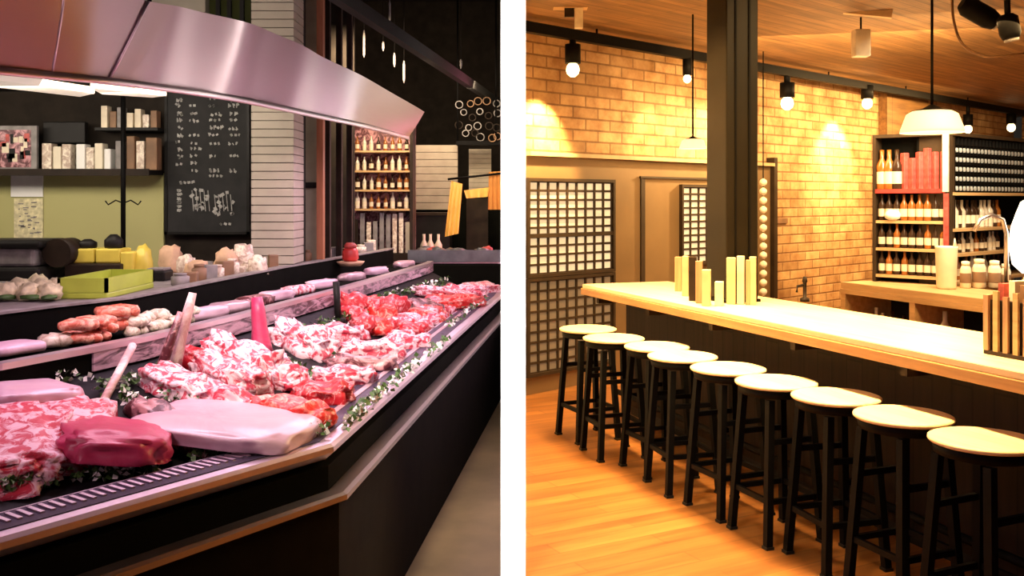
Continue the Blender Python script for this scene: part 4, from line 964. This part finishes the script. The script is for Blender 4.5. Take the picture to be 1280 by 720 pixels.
# ---- track lights
trk = thing('lighting_track', 'long black lighting track below the plank ceiling along the brick wall', 'track', (W0.x, W0.y, 3.05), WA)
MB().box(-.38, -.48, -.04, WL-.3, -.41, .045).build('rail', 'blackmetal', trk, local=True)
for t in (.5, 2.5, 4.5, 6.5, 8.5): MB().tube([(t, -.445, .046), (t, -.445, .089)], .01, 6).build('mount', 'blackmetal', trk, local=True)
d = (W1-W0).normalized(); n_ = Vector((d.y, -d.x))
def tt(px):
    o_ = W0+n_*.445; k = (px-640)/F; return (k*o_.y-o_.x)/(d.x-k*d.y)
SPOTS = []
for i, (px, yb, sc, r_) in enumerate([(716, 88, 1.0, 8.5), (859, 99, .8, 5), (984, 130, 1.2, 8), (1084, 130, 1.1, 6.5), (1210, 162, 1., 5), (1264, 160, 1.1, 5)]):
    t = tt(px); p = W0+n_*.445+d*t; Y = p.y; zb = CH+(HY-yb)*Y/F; rr = r_*Y/F
    s = thing('track_spotlight', ['black track spotlight with glowing bulb nearest the white dividing wall', 'small black track spotlight just left of the black post', 'black track spotlight just right of the black post', 'black track spotlight fourth from the white dividing wall', 'black track spotlight right of the large pendant', 'black track spotlight at the right edge of the picture'][i], 'spotlight', (p.x, p.y, 3.049), WA, 'spotlights on the track')
    zz = zb-3.049
    MB().tube([(0, 0, zz+rr*1.0), (0, 0, zz+rr*1.0+.16)], rr*1.15, 16).build('housing', 'blackmetal', s, local=True)
    MB().tube([(0, 0, zz+rr+.16), (0, 0, 0)], rr*.5, 8).build('stem', 'blackmetal', s, local=True)
    MB().lathe([(rr*.35, -rr*.95), (rr*.85, -rr*.5), (rr, 0), (rr*.9, rr*.6), (rr*.6, rr*.99)], 20, (0, 0, zz)).build('bulb', 'bulb', s, local=True)
    SPOTS.append((p.x, p.y, zb))

# pendants
def pendant(px, ytop, ybot, halfw, Y, label, m='shade', rod=.010):
    x = (px-640)*Y/F; zt, zb = P(0, ytop, Y).z, P(0, ybot, Y).z; r = halfw*Y/F
    s = thing('pendant_lamp', label, 'pendant lamp', (x, Y, zb)); h = zt-zb
    q = MB(); q.lathe([(r, 0), (r*.98, h*.15), (r*.8, h*.85), (r*.62, h), (r*.58, h*.98), (r*.76, h*.8), (r*.93, h*.12), (r*.95, 0.0)], 28, (x, Y, zb)); q.build('lamp_shade', m, s)
    MB().lathe([(r*.66, h*1.01), (r*.3, h*1.12), (rod*1.6, h*1.3)], 16, (x, Y, zb)).build('cap', 'blackmetal', s)
    MB().tube([(x, Y, zb+h*1.3), (x, Y, 3.139)], rod, 8).build('rod', 'blackmetal', s)
    return x, Y, zb
PD = pendant(1165, 139, 166, 38, 6.6, 'large glowing cream pendant lamp on a black rod before the rack')
for dx in (-1, 1):
    pass
PD2 = pendant(866, 174, 186, 17, 7.6, 'small pale pendant lamp partly hidden by the black post', rod=.007)
# ceiling fittings
cf = thing('ceiling_bracket', 'pale bracket under the plank ceiling near the white dividing wall', 'bracket', P(715, 20, 7.0))
a = P(692, 8, 7.3); MB().box(a.x, 7.3, P(0, 9, 7.3).z, P(735, 0, 7.3).x, 7.42, 3.139).build('plate', 'backwood', cf)
MB().box(P(719, 0, 7.3).x, 7.32, P(0, 34, 7.3).z, P(729, 0, 7.3).x, 7.38, P(0, 9, 7.3).z).build('arm', 'foil', cf); MB().box(P(706, 0, 7.3).x, 7.33, P(0, 20, 7.3).z, P(718, 0, 7.3).x, 7.37, P(0, 9, 7.3).z).build('box', 'darkbrown', cf)
cs = thing('ceiling_bar', 'short pale wooden bar fixed below the plank ceiling', 'ceiling bar', P(1078, 15, 7.5)); a, c_ = P(1046, 0, 7.5), P(1112, 0, 7.5)
MB().bar((a.x, 7.6, P(0, 11, 7.6).z), (c_.x, 7.45, P(0, 18, 7.45).z), .07, .06).build('bar', 'backwood', cs); MB().tube([((a.x+c_.x)/2, 7.52, P(0, 14, 7.5).z+.02), ((a.x+c_.x)/2, 7.52, 3.139)], .015, 8).build('mount', 'blackmetal', cs)
sp = thing('ceiling_speaker', 'small cream box speaker hanging under the plank ceiling', 'speaker', P(1079, 70, 7.5)); a, c_ = P(1069, 70, 7.5), P(1089, 36, 7.5)
MB().box(a.x, 7.5, a.z, c_.x, 7.6, c_.z, 0, .01).build('box', 'foil', sp); MB().tube([((a.x+c_.x)/2, 7.55, c_.z), ((a.x+c_.x)/2, 7.55, P(0, 20, 7.5).z)], .008, 8).build('hanger', 'blackmetal', sp)
# boxed-in chase on the brick wall
struct(wbox(wt(1098), wt(1150), 2.3, 3.139, .002, .12, 'trim_boxed_chase', 'ceilwood'))
# big black spot heads top right with cable
def spot(px0, py0, px1, py1, Y, r, label):
    a, c_ = P(px0, py0, Y), P(px1, py1, Y); s = thing('stage_spotlight', label, 'spotlight', a)
    MB().tube([a, a.lerp(c_, .15), a.lerp(c_, .8), c_], [r*.6, r, r, r*.8], 16).build('housing', 'blackmetal', s); m_ = a.lerp(c_, .3); MB().tube([m_, (m_.x-.01, m_.y, 3.139)], .02, 8).build('yoke', 'blackmetal', s)
    MB().tube([c_, c_+(c_-a).normalized()*.02], r*.7, 16).build('lens', 'grey', s)
spot(1202, 4, 1244, 28, 6.4, .07, 'black stage spotlight tilted right near the top edge'); spot(1258, 18, 1264, 48, 6.2, .065, 'black stage spotlight pointing down at the top right corner')
q = MB(); q.tube(crs([P(1190, -8, 6.6), P(1192, 25, 6.6), P(1203, 55, 6.6), P(1228, 70, 6.6), P(1255, 70, 6.6), P(1300, 64, 6.6)], 30), .009, 6); tag(q.build('hanging_cable', 'cable'), 'thin brown cable looping below the stage spotlights', 'cable')

# ================================================================== LIGHTS
def area(name, loc, tgt, size, power, col, sy=None, spread=180):
    l = bpy.data.lights.new(name, 'AREA'); l.energy = power; l.color = col; l.size = size
    if sy: l.shape = 'RECTANGLE'; l.size_y = sy
    l.spread = R(spread); o = bpy.data.objects.new(name, l); C.objects.link(o); o.location = loc
    o.rotation_euler = (Vector(tgt)-Vector(loc)).to_track_quat('-Z', 'Y').to_euler(); return o
def spotl(name, loc, tgt, power, col, ang_=60, blend=.5, r=.04):
    l = bpy.data.lights.new(name, 'SPOT'); l.energy = power; l.color = col; l.spot_size = R(ang_); l.spot_blend = blend; l.shadow_soft_size = r
    o = bpy.data.objects.new(name, l); C.objects.link(o); o.location = loc; o.rotation_euler = (Vector(tgt)-Vector(loc)).to_track_quat('-Z', 'Y').to_euler(); return o
def point(name, loc, power, col, r=.05):
    l = bpy.data.lights.new(name, 'POINT'); l.energy = power; l.color = col; l.shadow_soft_size = r; o = bpy.data.objects.new(name, l); C.objects.link(o); o.location = loc; return o
WARM = (1, .62, .25); PINK = (1, .66, .86); NEU = (1, .86, .70)
# added unseen fill, a narrow beam that whitens the end of the dividing wall
area('divider_fill', ((PX0+PX1)/2, -1.2, 1.5), ((PX0+PX1)/2, 4, 1.5), .104, 6, (1, .99, .98), 3.2, 1)
# meat lights under the hood
for i, (x, y, p) in enumerate(((-1.75, 3.3, 10), (-1.35, 3.95, 12), (-1.1, 4.9, 14), (-.85, 6.2, 17), (-.6, 7.8, 17))):
    area('meat_light', (x, y, 2.12), (x+.12, y-.05, .9), .25, p, PINK, .7)
area('customer_pink_fill', (-2.2, .2, 3.2), (-1.5, 3.5, 1.2), 1.0, 34, (1, .60, .70))  # pink fill added out of view to tint the hood and meat
# added unseen strip lights on the dividing wall that draw streaks on the hood
for (y, h_, w_, p, c_) in ((5.55, 2.1, .05, 4.2, (1, .93, .86)), (8.1, 2.0, .06, 5.5, (.9, .95, 1)), (9.75, 2.1, .3, 18, (1, .25, .40))):
    o = area('hood_streak_light', (-.056, y, 2.0), (-2, y, 2.0), h_, p, c_, w_, 150)
    o.rotation_euler = Matrix(((0, 0, 1), (0, 1, 0), (-1, 0, 0))).transposed().to_euler() if False else (Vector((-1, 0, 0))).to_track_quat('-Z', 'Y').to_euler()
    o.data.size, o.data.size_y = w_, h_
area('service_light', (-3.2, 5.4, 2.40), (-3.1, 6.9, 1.5), 2.4, 50, NEU, .5)
area('service_light', (-2.2, 5.7, 2.42), (-2.1, 6.9, 1.6), .6, 14, NEU, .4)
point('high_light', (-1.8, 5.8, 3.6), 14, NEU, .2)
area('far_light', (-1.2, 8.2, 2.9), (-1.2, 9.5, 1.7), .8, 60, (1, .75, .48), .5)
area('far_light', (-.7, 10.2, 2.9), (-.8, 11.2, 1.9), .7, 34, (1, .8, .55), .3)
spotl('cloth_spot', (-.6, 9.3, 2.8), (-.5, 10.3, 1.6), 60, (1, .75, .4), 45, .6)
area('shop_floor_light', (-.6, 2.5, 4.0), (-.15, 5.2, 0), .5, 30, (1, .85, .65), None, 60)
# bar
for i, s in enumerate(SPOTS[:4]):
    q = wl(0); nrm = Vector((-n_.x, -n_.y))
    sh = [0, 0, -.75, 0][i]; tgt = (s[0]+nrm.x*.44+d.x*sh, s[1]+nrm.y*.44+d.y*sh, s[2]-.62)
    spotl('track_beam', (s[0], s[1], s[2]-.12), tgt, [480, 50, 800, 380][i], WARM, [75, 70, 80, 85][i], .5, .03)
q = wl(wt(1060), 1.1); o = area('wall_wash', (q.x, q.y, 2.95), (q.x-n_.x*1.0, q.y-n_.y*1.0, 1.4), 3.6, 230, WARM, .15);  # area light added out of view to brighten the bricks right of the post
area('bar_ceiling_light', (2.9, 8.4, 3.05), (3.4, 10.5, 1.6), 2.2, 210, WARM, 1.4)
area('bar_ceiling_light', (2.6, 5.2, 3.05), (2.1, 5.0, 1.0), 1.6, 190, WARM, 2.4)
o = area('stool_light', (1.2, 5.4, 3.05), (1.2, 5.4, 0), 3.6, 260, WARM, .25, 95); o.rotation_euler = (0, 0, BA)

area('ceiling_wash', (3.3, 8.6, 2.25), (3.2, 8.6, 3.2), 1.5, 34, WARM, 1.5)
point('pendant_light', (PD[0], PD[1], PD[2]-.12), 45, WARM, .1)
point('lamp_light', (3.4, 6.2, 1.55), 14, WARM, .1)
area('rack_light', (3.5, 7.1, 2.7), (3.9, 8.5, 1.6), .6, 90, (1, .78, .5), .6)

w = bpy.data.worlds.new('World'); bpy.context.scene.world = w; w.use_nodes = True
w.node_tree.nodes['Background'].inputs[0].default_value = (.9, .75, .6, 1); w.node_tree.nodes['Background'].inputs[1].default_value = .02

# ================================================================== CAMERA
cd_ = bpy.data.cameras.new('camera'); cam = bpy.data.objects.new('camera', cd_); C.objects.link(cam)
cam.location = (0, 0, CH); cam.rotation_euler = (R(90), 0, 0); cd_.sensor_fit = 'HORIZONTAL'; cd_.sensor_width = 36; cd_.lens = 36*F/1280; cd_.shift_y = -(360-HY)/1280; cd_.clip_end = 100
sc = bpy.context.scene; sc.camera = cam
sc.view_settings.view_transform = 'Standard'; sc.view_settings.look = 'None'; sc.view_settings.gamma = 1; sc.view_settings.exposure = 0; sc.view_settings.use_curve_mapping = False
sc.cycles.use_denoising = True
